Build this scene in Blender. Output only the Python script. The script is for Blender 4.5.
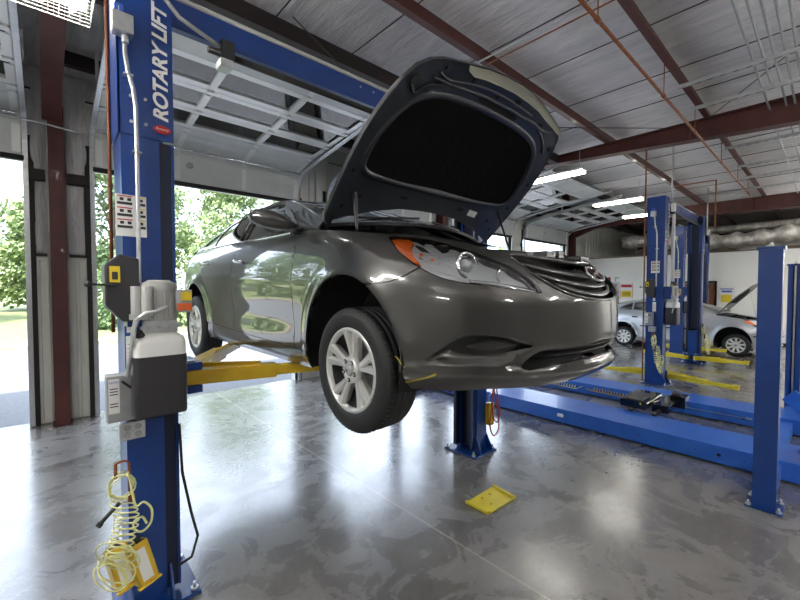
import bpy, bmesh, math, random
from math import sin, cos, pi, radians, hypot
from mathutils import Vector, Matrix
from mathutils.geometry import delaunay_2d_cdt
for o in list(bpy.data.objects): bpy.data.objects.remove(o)
SC = bpy.context.scene
COL = SC.collection
random.seed(7)
# ---------------------------------------------------------------- camera, world, sun, exposure
cam = bpy.data.cameras.new('camera'); cam.sensor_width = 36; cam.lens = 36*390/800; cam.clip_start = .05; cam.clip_end = 500
co = bpy.data.objects.new('camera', cam); COL.objects.link(co); SC.camera = co
co.location = (0, 0, 1.87)
co.rotation_euler = (radians(90-1.75), 0, radians(47.8-90))
W = bpy.data.worlds.new('world'); SC.world = W; W.use_nodes = True
wn = W.node_tree; wn.nodes.clear()
sky = wn.nodes.new('ShaderNodeTexSky'); sky.sky_type = 'NISHITA'; sky.sun_disc = False
sky.sun_elevation = radians(62); sky.sun_rotation = radians(150); sky.air_density = 1.0; sky.dust_density = 3.0; sky.ozone_density = 1.2
hz = wn.nodes.new('ShaderNodeMixRGB'); hz.inputs[0].default_value = .72; hz.inputs[2].default_value = (7.1, 8.0, 9.5, 1)
bg = wn.nodes.new('ShaderNodeBackground'); bg.inputs[1].default_value = .42
wo = wn.nodes.new('ShaderNodeOutputWorld')
wn.links.new(sky.outputs[0], hz.inputs[1]); wn.links.new(hz.outputs[0], bg.inputs[0]); wn.links.new(bg.outputs[0], wo.inputs[0])
sl = bpy.data.lights.new('sun', 'SUN'); sl.energy = 8.5; sl.angle = radians(2); sl.color = (1, .96, .88)
so = bpy.data.objects.new('sun', sl); COL.objects.link(so)
so.rotation_euler = Vector((.35, .42, -1)).to_track_quat('-Z', 'Y').to_euler()
SC.view_settings.view_transform = 'Standard'; SC.view_settings.look = 'None'
SC.view_settings.exposure = 0.92; SC.view_settings.gamma = 1; SC.view_settings.use_curve_mapping = False
# ---------------------------------------------------------------- materials
MATS = {}
def mat(name, col, rough=.5, metal=0, coat=0, noise=None, bump=0, bscale=20, spec=.5, emit=0, col2=None, stretch=(1,1,1), trans=0, alpha=1, coatr=.03, ecol=None, detail=4, contrast=(.35,.65)):
    m = bpy.data.materials.new(name); m.use_nodes = True; nt = m.node_tree
    b = nt.nodes['Principled BSDF']
    b.inputs['Base Color'].default_value = (*col, 1); b.inputs['Roughness'].default_value = rough
    b.inputs['Metallic'].default_value = metal; b.inputs['Coat Weight'].default_value = coat; b.inputs['Coat Roughness'].default_value = coatr
    b.inputs['Specular IOR Level'].default_value = spec; b.inputs['Transmission Weight'].default_value = trans; b.inputs['Alpha'].default_value = alpha
    if emit:
        b.inputs['Emission Color'].default_value = (*(ecol or col), 1); b.inputs['Emission Strength'].default_value = emit
    if noise or bump:
        tc = nt.nodes.new('ShaderNodeTexCoord'); mp = nt.nodes.new('ShaderNodeMapping'); mp.inputs['Scale'].default_value = stretch
        nt.links.new(tc.outputs['Object'], mp.inputs[0])
    if noise:
        n = nt.nodes.new('ShaderNodeTexNoise'); n.inputs['Scale'].default_value = noise; n.inputs['Detail'].default_value = detail
        nt.links.new(mp.outputs[0], n.inputs[0])
        r = nt.nodes.new('ShaderNodeValToRGB'); r.color_ramp.elements[0].position = contrast[0]; r.color_ramp.elements[1].position = contrast[1]
        r.color_ramp.elements[0].color = (*col, 1); r.color_ramp.elements[1].color = (*(col2 or [c*1.25 for c in col]), 1)
        nt.links.new(n.outputs[0], r.inputs[0]); nt.links.new(r.outputs[0], b.inputs['Base Color'])
    if bump:
        n2 = nt.nodes.new('ShaderNodeTexNoise'); n2.inputs['Scale'].default_value = bscale; n2.inputs['Detail'].default_value = 3
        nt.links.new(mp.outputs[0], n2.inputs[0]); bp = nt.nodes.new('ShaderNodeBump'); bp.inputs['Strength'].default_value = bump
        bp.inputs['Distance'].default_value = .02
        nt.links.new(n2.outputs[0], bp.inputs['Height']); nt.links.new(bp.outputs[0], b.inputs['Normal'])
    MATS[name] = m; return m
mat('paint_grey', (.052,.051,.047), .30, .62, 1, noise=900, col2=(.066,.065,.060), coatr=.015); MATS['paint_grey'].node_tree.nodes['Principled BSDF'].inputs['Coat IOR'].default_value = 1.75
mat('paint_silver', (.50,.52,.55), .3, .6, 1, coatr=.04)
mat('plastic_black', (.012,.012,.013), .35, bump=.05, bscale=200)
mat('gloss_black', (.008,.008,.009), .12, 0, .6)
mat('rubber', (.014,.014,.015), .62, bump=.12, bscale=90)
mat('void', (.004,.004,.004), .9)
mat('chrome', (.75,.76,.78), .08, 1)
mat('alloy', (.72,.72,.70), .32, .55, .5)
mat('glass', (.35,.42,.42), .02, 0, trans=1, spec=.8); 
mat('clear', (1,1,1), .02, trans=1)
mat('lamp_bowl', (.95,.96,.98), .16, .40, bump=.30, bscale=55)
mat('amber', (.85,.16,.02), .15, 0, .8, bump=.4, bscale=60)
mat('bulb', (.55,.58,.60), .05, .4, 1)
mat('red_lens', (.4,.01,.01), .1, 0, 1)
mat('hood_inner', (.028,.033,.042), .38, .1, .35, noise=6, col2=(.022,.026,.034))
mat('hood_pad', (.003,.003,.0035), .95, bump=.3, bscale=14, spec=.15)
mat('sealant', (.50,.50,.40), .5, bump=.1, bscale=40)
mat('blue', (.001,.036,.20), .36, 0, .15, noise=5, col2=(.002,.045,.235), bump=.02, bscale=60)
mat('blue_dark', (.003,.008,.035), .5)  # column blue darkened to carry the shade inside the open channel
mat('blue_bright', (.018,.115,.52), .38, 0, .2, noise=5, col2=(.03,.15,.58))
mat('yellow', (.70,.47,.02), .38, 0, .25, noise=7, col2=(.62,.38,.015))
mat('yellow_lemon', (.74,.62,.03), .38, 0, .25, noise=9, col2=(.66,.52,.02))
mat('hose_cream', (.80,.79,.38), .4, 0, .3)
mat('hose_red', (.36,.04,.03), .45)
mat('cable_black', (.012,.012,.012), .5)
mat('steel_grey', (.32,.33,.33), .45, .3, noise=10, col2=(.38,.39,.39))
mat('zinc', (.55,.57,.58), .35, .8, noise=25, col2=(.65,.66,.67))
mat('motor', (.55,.55,.53), .4, .3, bump=.1, bscale=60)
mat('white_plastic', (.78,.78,.75), .45)
mat('tank_dark', (.035,.033,.037), .35)
mat('label_white', (.82,.82,.80), .6)
mat('label_yellow', (.8,.6,.03), .6)
mat('label_orange', (.75,.14,.03), .6)
mat('label_red', (.5,.02,.02), .5)
mat('label_ink', (.03,.03,.03), .6)
mat('label_blue', (.05,.12,.5), .6)
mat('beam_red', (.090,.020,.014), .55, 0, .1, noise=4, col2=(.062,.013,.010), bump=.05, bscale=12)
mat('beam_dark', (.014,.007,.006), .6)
mat('rust_pipe', (.30,.10,.035), .6, .2, noise=12, col2=(.20,.06,.025))
mat('door_panel', (.52,.55,.54), .45, .1, noise=3, col2=(.58,.60,.58))
mat('door_alu', (.70,.71,.69), .35, .3)
mat('door_glass', (.93,.96,.96), .03, trans=1, spec=.4)
mat('seal_black', (.01,.01,.01), .7)
mat('white_wall', (.86,.86,.83), .7, noise=2, col2=(.90,.90,.87)); mat('block_wall', (.20,.20,.20), .8, noise=1.2, col2=(.30,.295,.28))
mat('liner', (.74,.75,.69), .45, .1, noise=2.5, col2=(.66,.67,.61))
mat('wood', (.30,.11,.035), .4, 0, .3, noise=3, col2=(.20,.065,.02), stretch=(6,6,.6))
mat('foil', (.85,.82,.76), .38, .5, noise=5, col2=(.40,.37,.33), bump=1.0, bscale=5)
mat('junk', (.22,.17,.11), .8, noise=3, col2=(.09,.08,.07))
mat('lamp_on', (1,1,.96), .4, emit=15, ecol=(1,.97,.88)); mat('lamp_bright', (1,1,.96), .4, emit=95, ecol=(1,.985,.95))
mat('bay_lamp', (1,1,1), .4, emit=16, ecol=(1,.98,.92))
mat('fixture', (.72,.72,.70), .4)
mat('wire_white', (.75,.75,.68), .4)
mat('asphalt', (.115,.12,.13), .85, noise=18, col2=(.15,.155,.165))
mat('kerb', (.30,.26,.22), .9, noise=4, col2=(.28,.19,.13))
mat('grass', (.11,.16,.05), .9, noise=5, col2=(.20,.22,.10), bump=.6, bscale=8)
mat('leaf_a', (.17,.25,.09), .5, noise=.9, col2=(.28,.35,.16))
mat('leaf_b', (.12,.19,.08), .5, noise=.9, col2=(.22,.29,.14))
mat('bark', (.12,.09,.06), .9, bump=.6, bscale=14)
mat('seat', (.16,.15,.14), .8)
mat('scuff', (.42,.34,.03), .6)
# leaves let light through
for k in ('leaf_a', 'leaf_b'):
    MATS[k].node_tree.nodes['Principled BSDF'].inputs['Subsurface Weight'].default_value = 0
def glassy(name, tint, gl=.12):
    m = MATS[name]; nt = m.node_tree; nt.nodes.clear()
    out = nt.nodes.new('ShaderNodeOutputMaterial'); mx = nt.nodes.new('ShaderNodeMixShader'); tr = nt.nodes.new('ShaderNodeBsdfTransparent'); g = nt.nodes.new('ShaderNodeBsdfGlossy')
    fr = nt.nodes.new('ShaderNodeFresnel'); fr.inputs[0].default_value = 1.5
    ad = nt.nodes.new('ShaderNodeMath'); ad.operation = 'ADD'; ad.inputs[1].default_value = gl; ad.use_clamp = True
    tr.inputs[0].default_value = (*tint, 1); g.inputs['Roughness'].default_value = .015; g.inputs[0].default_value = (1, 1, 1, 1)
    nt.links.new(fr.outputs[0], ad.inputs[0]); nt.links.new(ad.outputs[0], mx.inputs[0]); nt.links.new(tr.outputs[0], mx.inputs[1]); nt.links.new(g.outputs[0], mx.inputs[2]); nt.links.new(mx.outputs[0], out.inputs[0])
glassy('glass', (.55,.62,.61), .20); glassy('clear', (.93,.95,.96), .04); glassy('door_glass', (.92,.95,.95), .02)

def floor_material():
    m = bpy.data.materials.new('polished_concrete'); m.use_nodes = True; nt = m.node_tree; b = nt.nodes['Principled BSDF']; L = nt.links.new
    tc = nt.nodes.new('ShaderNodeTexCoord')
    def noise(s, d=6, dist=0, rough=.6):
        n = nt.nodes.new('ShaderNodeTexNoise'); n.inputs['Scale'].default_value = s; n.inputs['Detail'].default_value = d; n.inputs['Distortion'].default_value = dist; n.inputs['Roughness'].default_value = rough
        L(tc.outputs['Object'], n.inputs[0]); return n
    def ramp(src, a, ca, bb, cb):
        r = nt.nodes.new('ShaderNodeValToRGB'); r.color_ramp.elements[0].position = a; r.color_ramp.elements[0].color = (*ca, 1); r.color_ramp.elements[1].position = bb; r.color_ramp.elements[1].color = (*cb, 1)
        L(src, r.inputs[0]); return r
    n1 = noise(.6, 5, .3, .60); n2 = noise(2.4, 6, .8, .66); n3 = noise(38, 6)
    c1 = ramp(n1.outputs[0], .30, (.165,.155,.145), .70, (.37,.355,.335))
    c2 = ramp(n2.outputs[0], .27, (.38,.37,.38), .73, (1,1,1))
    mx = nt.nodes.new('ShaderNodeMixRGB'); mx.blend_type = 'MULTIPLY'; mx.inputs[0].default_value = .85; L(c1.outputs[0], mx.inputs[1]); L(c2.outputs[0], mx.inputs[2])
    c3 = ramp(n3.outputs[0], .32, (.55,.55,.55), .66, (1,1,1))
    mx2 = nt.nodes.new('ShaderNodeMixRGB'); mx2.blend_type = 'MULTIPLY'; mx2.inputs[0].default_value = .6; L(mx.outputs[0], mx2.inputs[1]); L(c3.outputs[0], mx2.inputs[2])
    # saw-cut joints
    sp = nt.nodes.new('ShaderNodeSeparateXYZ'); L(tc.outputs['Object'], sp.inputs[0])
    def line(sock, pos, period, w):
        s = nt.nodes.new('ShaderNodeMath'); s.operation = 'SUBTRACT'; s.inputs[1].default_value = pos-period/2; L(sp.outputs[sock], s.inputs[0])
        p = nt.nodes.new('ShaderNodeMath'); p.operation = 'FLOORED_MODULO'; p.inputs[1].default_value = period; L(s.outputs[0], p.inputs[0])
        q = nt.nodes.new('ShaderNodeMath'); q.operation = 'SUBTRACT'; q.inputs[1].default_value = period/2; L(p.outputs[0], q.inputs[0])
        a = nt.nodes.new('ShaderNodeMath'); a.operation = 'ABSOLUTE'; L(q.outputs[0], a.inputs[0])
        c = nt.nodes.new('ShaderNodeMath'); c.operation = 'LESS_THAN'; c.inputs[1].default_value = w; L(a.outputs[0], c.inputs[0]); return c
    l1 = line('X', -8.3, 7.92, .008); l2 = line('Y', 4.7, 7.8, .003)
    mm = nt.nodes.new('ShaderNodeMath'); mm.operation = 'MAXIMUM'; L(l1.outputs[0], mm.inputs[0]); L(l2.outputs[0], mm.inputs[1])
    mx3 = nt.nodes.new('ShaderNodeMixRGB'); mx3.inputs[2].default_value = (.42,.38,.32,1); L(mm.outputs[0], mx3.inputs[0]); L(mx2.outputs[0], mx3.inputs[1])
    L(mx3.outputs[0], b.inputs['Base Color'])
    rr = nt.nodes.new('ShaderNodeMapRange'); rr.inputs[1].default_value = .3; rr.inputs[2].default_value = .7; rr.inputs[3].default_value = .15; rr.inputs[4].default_value = .40; L(n2.outputs[0], rr.inputs[0]); L(rr.outputs[0], b.inputs['Roughness'])
    b.inputs['Specular IOR Level'].default_value = .9; b.inputs['Coat Weight'].default_value = .75; b.inputs['Coat Roughness'].default_value = .17
    bp = nt.nodes.new('ShaderNodeBump'); bp.inputs['Strength'].default_value = .05; bp.inputs['Distance'].default_value = .01; L(n2.outputs[0], bp.inputs['Height']); L(bp.outputs[0], b.inputs['Normal'])
    MATS['floor'] = m
floor_material()
def vinyl_material():
    m = bpy.data.materials.new('vinyl_insulation'); m.use_nodes = True; nt = m.node_tree; b = nt.nodes['Principled BSDF']; L = nt.links.new
    tc = nt.nodes.new('ShaderNodeTexCoord'); mp = nt.nodes.new('ShaderNodeMapping'); mp.inputs['Scale'].default_value = (5, .9, 1); mp.inputs['Rotation'].default_value = (0, 0, .25); L(tc.outputs['Object'], mp.inputs[0])
    n = nt.nodes.new('ShaderNodeTexNoise'); n.inputs['Scale'].default_value = 1.6; n.inputs['Detail'].default_value = 7; n.inputs['Roughness'].default_value = .62; n.inputs['Distortion'].default_value = .7; L(mp.outputs[0], n.inputs[0])
    r = nt.nodes.new('ShaderNodeValToRGB'); r.color_ramp.elements[0].position = .3; r.color_ramp.elements[0].color = (.66,.645,.655,1); r.color_ramp.elements[1].position = .62; r.color_ramp.elements[1].color = (.88,.86,.86,1)
    L(n.outputs[0], r.inputs[0]); L(r.outputs[0], b.inputs['Base Color']); b.inputs['Roughness'].default_value = .34; b.inputs['Specular IOR Level'].default_value = .6
    bp = nt.nodes.new('ShaderNodeBump'); bp.inputs['Strength'].default_value = .9; bp.inputs['Distance'].default_value = .12; L(n.outputs[0], bp.inputs['Height']); L(bp.outputs[0], b.inputs['Normal'])
    MATS['vinyl'] = m
vinyl_material()
# ---------------------------------------------------------------- helpers
ORG = {}
def org(o): return ORG.get(o.name, Vector((0,0,0))) if o else Vector((0,0,0))
class MB:
    def __init__(s): s.v = []; s.f = []; s.mi = []; s.sm = []; s.M = Matrix.Identity(4); s.n = None
    def add(s, vs, fs, mi=0, sm=False):
        b = len(s.v); s.v += [s.M @ Vector(p) for p in vs]
        for f in fs: s.f.append([b+i for i in f]); s.mi.append(mi); s.sm.append(sm)
        return s
    def bx(s, x0, x1, y0, y1, z0, z1, mi=0):
        if x0>x1: x0,x1=x1,x0
        if y0>y1: y0,y1=y1,y0
        if z0>z1: z0,z1=z1,z0
        return s.add([(x0,y0,z0),(x1,y0,z0),(x1,y1,z0),(x0,y1,z0),(x0,y0,z1),(x1,y0,z1),(x1,y1,z1),(x0,y1,z1)], [(0,3,2,1),(4,5,6,7),(0,1,5,4),(1,2,6,5),(2,3,7,6),(3,0,4,7)], mi)
    def bar(s, p, q, w, h, mi=0, up=(0,0,1)):
        p = Vector(p); q = Vector(q); d = (q-p).normalized(); u = Vector(up)
        if abs(d.dot(u)) > .98: u = Vector((1,0,0))
        a = d.cross(u).normalized()*w/2; b = a.cross(d).normalized()*h/2
        return s.add([p-a-b,p+a-b,p+a+b,p-a+b,q-a-b,q+a-b,q+a+b,q-a+b], [(0,3,2,1)[::-1],(4,5,6,7)[::-1],(0,1,5,4)[::-1],(1,2,6,5)[::-1],(2,3,7,6)[::-1],(3,0,4,7)[::-1]], mi)
    def tube(s, pts, r, n=8, mi=0, caps=True):
        P = [Vector(p) for p in pts]; m = len(P); rs = r if isinstance(r, (list, tuple)) else [r]*m
        vs = []; ref = None
        for i in range(m):
            d = (P[min(i+1,m-1)]-P[max(i-1,0)]).normalized()
            if ref is None:
                ref = Vector((0,0,1)) if abs(d.z) < .9 else Vector((1,0,0))
            a = (ref-d*ref.dot(d)).normalized(); ref = a; b = d.cross(a)
            for k in range(n): t = 2*pi*k/n; vs.append(P[i]+(a*cos(t)+b*sin(t))*rs[i])
        fs = [(i*n+k, i*n+(k+1)%n, (i+1)*n+(k+1)%n, (i+1)*n+k) for i in range(m-1) for k in range(n)]
        s.add(vs, fs, mi, True)
        if caps: s.add(vs[:n], [tuple(range(n))[::-1]], mi); s.add(vs[-n:], [tuple(range(n))], mi)
        return s
    def cyl(s, p, q, r, n=16, mi=0, r2=None): return s.tube([p, q], [r, r if r2 is None else r2], n, mi)
    def prism(s, poly, axis, a, b, mi=0):
        # poly in the two other axes, extruded along axis from a to b
        def P(u, v, w): return {'x': (w,u,v), 'y': (u,w,v), 'z': (u,v,w)}[axis]
        n = len(poly); vs = [P(u,v,a) for u,v in poly]+[P(u,v,b) for u,v in poly]
        fs = [(i,(i+1)%n,n+(i+1)%n,n+i) for i in range(n)]+[tuple(range(n))[::-1], tuple(range(n,2*n))]
        return s.add(vs, fs, mi)
    def lathe(s, prof, c, axis='x', n=48, mi=0, sm=True):
        # prof: list of (axial, radius)
        vs = []; c = Vector(c)
        for a, r in prof:
            for k in range(n):
                t = 2*pi*k/n; u = r*cos(t); v = r*sin(t)
                vs.append(c+Vector({'x': (a,u,v), 'y': (u,a,v), 'z': (u,v,a)}[axis]))
        m = len(prof)
        return s.add(vs, [(i*n+k, i*n+(k+1)%n, (i+1)*n+(k+1)%n, (i+1)*n+k) for i in range(m-1) for k in range(n)], mi, sm)
    def grid(s, fn, nu, nv, mi=0, sm=True):
        vs = [fn(i/nu, j/nv) for i in range(nu+1) for j in range(nv+1)]
        return s.add(vs, [(i*(nv+1)+j, (i+1)*(nv+1)+j, (i+1)*(nv+1)+j+1, i*(nv+1)+j+1) for i in range(nu) for j in range(nv)], mi, sm)
    def sphere(s, c, r, n=16, m=10, mi=0):
        c = Vector(c); rr = Vector(r) if hasattr(r, '__len__') else Vector((r,r,r))
        return s.grid(lambda u, v: c+Vector((rr.x*sin(pi*v)*cos(2*pi*u), rr.y*sin(pi*v)*sin(2*pi*u), rr.z*cos(pi*v))), n, m, mi)
    def build(s, name, mats, parent=None, bevel=0, kind=None, weld=True, solid=0):
        me = bpy.data.meshes.new(name)
        if parent: O = org(parent)
        else:
            xs=[v.x for v in s.v]; ys=[v.y for v in s.v]; zs=[v.z for v in s.v]
            O = Vector(((min(xs)+max(xs))/2, (min(ys)+max(ys))/2, min(zs)))
        me.from_pydata([v-O for v in s.v], [], s.f)
        if isinstance(mats, str): mats = [mats]
        for k in mats: me.materials.append(MATS[k])
        me.polygons.foreach_set('material_index', s.mi); me.polygons.foreach_set('use_smooth', s.sm)
        bm = bmesh.new(); bm.from_mesh(me)
        if weld: bmesh.ops.remove_doubles(bm, verts=bm.verts, dist=1e-5)
        bmesh.ops.recalc_face_normals(bm, faces=bm.faces)
        bm.to_mesh(me); bm.free(); me.update()
        o = bpy.data.objects.new(name, me); COL.objects.link(o)
        if parent: o.parent = parent; ORG[o.name] = O
        else: o.location = O; ORG[o.name] = O
        if bevel:
            md = o.modifiers.new('bevel', 'BEVEL'); md.width = bevel; md.segments = 2; md.limit_method = 'ANGLE'; md.angle_limit = radians(35)
        if solid:
            md = o.modifiers.new('solid', 'SOLIDIFY'); md.thickness = solid; md.offset = 0
        if kind: o['kind'] = kind
        return o
def thing(name, label, cat, loc, group=None):
    o = bpy.data.objects.new(name, None); COL.objects.link(o); o.location = loc; o.empty_display_size = .1
    o['label'] = label; o['category'] = cat
    if group: o['group'] = group
    ORG[o.name] = Vector(loc); return o
def tag(o, label, cat, group=None):
    o['label'] = label; o['category'] = cat
    if group: o['group'] = group
    return o
def copy_tree(o, loc=None, label=None, parent=None):
    c = o.copy(); COL.objects.link(c)
    if parent: c.parent = parent
    if loc is not None: c.location = loc
    if label: c['label'] = label
    for ch in o.children: copy_tree(ch, parent=c)
    return c
def text_part(body, name, m, parent, origin, right, up, height, width=None, depth=.002, shear=0, bold=0, label=None):
    cu = bpy.data.curves.new(name, 'FONT'); cu.body = body; cu.size = 1; cu.extrude = 0; cu.shear = shear; cu.offset = bold
    tmp = bpy.data.objects.new(name+'_tmp', cu); COL.objects.link(tmp)
    bpy.context.view_layer.update()
    me = bpy.data.meshes.new_from_object(tmp.evaluated_get(bpy.context.evaluated_depsgraph_get()))
    bpy.data.objects.remove(tmp); bpy.data.curves.remove(cu)
    xs = [v.co.x for v in me.vertices]; ys = [v.co.y for v in me.vertices]
    x0, x1, y0, y1 = min(xs), max(xs), min(ys), max(ys)
    R = Vector(right).normalized(); U = Vector(up).normalized(); N = R.cross(U)
    sy = height/(y1-y0); sx = (width/(x1-x0)) if width else sy
    O = Vector(origin)-org(parent)
    for v in me.vertices: v.co = O+R*(v.co.x-x0)*sx+U*(v.co.y-y0)*sy+N*depth
    me.materials.clear(); me.materials.append(MATS[m])
    o = bpy.data.objects.new(name, me); COL.objects.link(o); o.parent = parent; ORG[o.name] = org(parent)
    if label: o['label'] = label
    return o
def arc(c, r, a0, a1, n, plane='yz', x=0):
    out = []
    for i in range(n+1):
        t = radians(a0+(a1-a0)*i/n); u = c[0]+r*cos(t); v = c[1]+r*sin(t)
        out.append({'yz': (x,u,v), 'xz': (u,x,v), 'xy': (u,v,x)}[plane])
    return out
# ================================================================ THE SHELL
DY = 7.25           # inner face of the door wall
DOORS = [(-3.5,-.20), (.55,3.70), (4.45,7.55), (8.35,11.45), (12.30,15.40)]
DH = 3.58
CEIL = 4.86
m = MB().bx(-9,30,-8,DY+.15,-.2,0); m.build('floor', 'floor', kind='structure')
def wavy_ceiling():
    m = MB()
    def fn(u, v):
        x = -9+39*u; y = -8+15.4*v
        sag = .02*(1-cos(2*pi*x/1.05))*.5
        return Vector((x, y, CEIL-sag))
    m.grid(fn, 60, 110); return m
wavy_ceiling().build('ceiling', 'vinyl', kind='structure')
m = MB().bx(-9,30,-8,DY+.6,CEIL+.02,CEIL+.1); m.build('trim_1', 'beam_dark', kind='structure')
# door wall: pieces between and above the openings
m = MB(); xs = -9
for a, b in DOORS: m.bx(xs, a, DY, DY+.15, 0, CEIL); m.bx(a, b, DY, DY+.15, DH, CEIL); xs = b
m.bx(xs, 30, DY, DY+.15, 0, CEIL); m.build('wall_door_side', 'liner', kind='structure')
m = MB()
m.bx(-9, 30, -8.15, -8, 0, CEIL)
m.build('wall_back', 'block_wall', kind='structure')
MB().bx(-9.15,-9,-8,DY+.15,0,CEIL).build('wall_left', 'white_wall', kind='structure')
MB().bx(23.8,23.95,-8,DY+.15,0,CEIL).build('wall_far', 'liner', kind='structure')
# corrugated liner and insulation in the bay between the first two doors
def ribbed(x0, x1, z0, z1, y, step=.12, d=.018):
    m = MB(); pts = []; x = x0
    while x < x1-1e-6:
        e = min(step, x1-x)
        for f, dd in ((0,0),(.55,0),(.65,d),(.9,d)): pts.append((min(x+f*step, x1), y-dd))
        x += step
    pts.append((x1, y)); n = len(pts)
    vs = [(px,py,z0) for px,py in pts]+[(px,py,z1) for px,py in pts]
    m.add(vs, [(i,i+1,n+i+1,n+i) for i in range(n-1)]); return m
a = ribbed(-.17,.03,0.02,2.28,DY-.02); a.M = Matrix.Identity(4); o = a.build('trim_2', 'liner', kind='structure')
ribbed(.24,.53,0.02,2.28,DY-.02).build('trim_3', 'liner', kind='structure')
MB().bx(-.17,.03,DY-.06,DY-.015,2.25,2.31).bx(.24,.53,DY-.06,DY-.015,2.25,2.31).build('trim_4', 'liner', kind='structure')
def blanket(x0, x1, z0, z1, y=DY-.03, dep=.07):
    return MB().grid(lambda u, v: Vector((x0+(x1-x0)*u, y-dep*sin(pi*u)*(.75+.25*sin(9*v))*(.3+.7*sin(pi*min(1,v*1.2+.05))), z0+(z1-z0)*v)), 16, 30)
k = 5
for x0, x1 in ((-.17,.03),(.24,.53),(3.72,4.43),(11.5,12.25),(7.6,7.85),(8.08,8.3),(15.45,15.8),(16.1,17.4)):
    for z0, z1 in ((2.36,3.30),(3.42,CEIL-.05)):
        if x0 > 1 and x0 != 3.72 and z0 < 3: pass
        blanket(x0, x1, z0, z1).build('trim_%d'%k, 'vinyl' if x0 < 1 else 'liner', kind='structure'); k += 1
# corrugated upper wall over the far bay behind the white office
ribbed(17.4,23.8,3.1,CEIL,DY-.02,.3,.03).build('trim_%d'%k, 'liner', kind='structure'); k += 1

# ---- steel frame
def ibeam(m, p, q, h, w, tf=.014, tw=.01, up=(0,0,1)):
    p = Vector(p); q = Vector(q); d = (q-p).normalized(); u = Vector(up); u = (u-d*u.dot(d)).normalized()
    m.bar(p+u*(h/2-tf/2), q+u*(h/2-tf/2), w, tf, up=u); m.bar(p-u*(h/2-tf/2), q-u*(h/2-tf/2), w, tf, up=u); m.bar(p, q, tw, h-2*tf, up=u)
def frame_column(x, label):
    t = thing('steel_column', label, 'column', (x, DY-.2, 0))
    m = MB(); m.bx(x-.083,x+.083,DY-.27,DY-.255,0,4.3).bx(x-.083,x+.083,DY-.05,DY-.035,0,4.4).bx(x-.006,x+.006,DY-.255,DY-.05,0,4.3)
    # haunch under the rafter
    m.build('shaft', 'beam_red', t)
    m = MB().bx(x-.10,x+.10,DY-.30,DY-.01,0,.015); m.build('base_plate', 'beam_red', t)
    m = MB(); m.bx(x-.07,x+.07,DY-.275,DY-.27,2.55,2.56); m.build('splice_weld', 'beam_dark', t)
frame_column(.135, 'dark red steel column between the two nearest open garage doors')
frame_column(7.96, 'dark red steel column seen behind the raised car and open hood')
frame_column(15.9, 'dark red steel column at the far corner beside the white office wall')
def rafter(x, zb0, zb1, label, top=4.60):
    # tapered web: zb at Y=0 and at Y=7
    t = thing('roof_rafter', label, 'beam', (x, 3, 4.2))
    y0, y1 = -8, DY-.05
    zb = lambda y: zb0+(zb1-zb0)*y/4.0
    m = MB()
    ys = [y0, 4.4, 6.2, y1-.20]; zs = [zb(y0), zb(4.4), zb(4.4)-.05, zb(4.4)-.35]
    m.prism([(ys[i], zs[i]) for i in range(4)]+[(y1-.2, top),(y0, top)], 'x', x-.006, x+.006); m.build('web', 'beam_red', t)
    f = MB()
    for i in range(3): f.bar((x,ys[i],zs[i]),(x,ys[i+1],zs[i+1]),.20,.016)
    f.bx(x-.10,x+.10,y0,y1,top-.016,top); f.build('flange', 'beam_red', t, weld=False)
    s = MB()
    for y in (1.6, -2.5): s.bx(x-.09,x+.09,y,y+.012,zb(y)+.01,top-.01)
    s.build('stiffener', 'beam_red', t)
rafter(.10, 4.22, 4.42, 'dark red roof rafter directly above the nearest column')
rafter(7.96, 4.20, 4.46, 'large dark red roof beam crossing right of the open hood')
rafter(15.9, 4.18, 4.25, 'farther dark red roof beam above the white office wall')
rafter(23.6, 4.18, 4.25, 'farthest red roof beam in the dark above the office')
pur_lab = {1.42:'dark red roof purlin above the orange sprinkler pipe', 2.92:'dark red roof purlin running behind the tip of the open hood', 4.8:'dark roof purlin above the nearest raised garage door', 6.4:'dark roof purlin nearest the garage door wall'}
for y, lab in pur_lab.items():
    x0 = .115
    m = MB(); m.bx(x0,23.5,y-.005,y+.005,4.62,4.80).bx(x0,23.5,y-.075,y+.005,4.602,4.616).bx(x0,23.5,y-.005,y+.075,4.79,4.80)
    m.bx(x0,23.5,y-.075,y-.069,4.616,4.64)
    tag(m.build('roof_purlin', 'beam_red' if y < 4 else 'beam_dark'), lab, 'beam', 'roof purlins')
# dark box over the raised door (the black band over the blue cross beam)
m = MB(); m.bx(.80,7.8,3.80,3.95,4.43,4.60)
tag(m.build('door_header_beam', 'beam_dark'), 'black steel channel running above the blue overhead beam', 'beam')
# thin seam straps under the insulation
k = 0
for x in (.95,1.9,2.9,4.15,5.05,6.3,7.2,8.9,10.2,11.5,12.8,14.1,15.3,17.2,19,21):
    m = MB(); m.tube([(x,-6,4.83),(x,0,4.80),(x,4,4.80),(x,7.1,4.82)], .007, 6)
    tag(m.build('insulation_strap', 'beam_dark'), 'thin dark strap holding up the white ceiling insulation', 'strap', 'ceiling insulation straps'); k += 1
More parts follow.
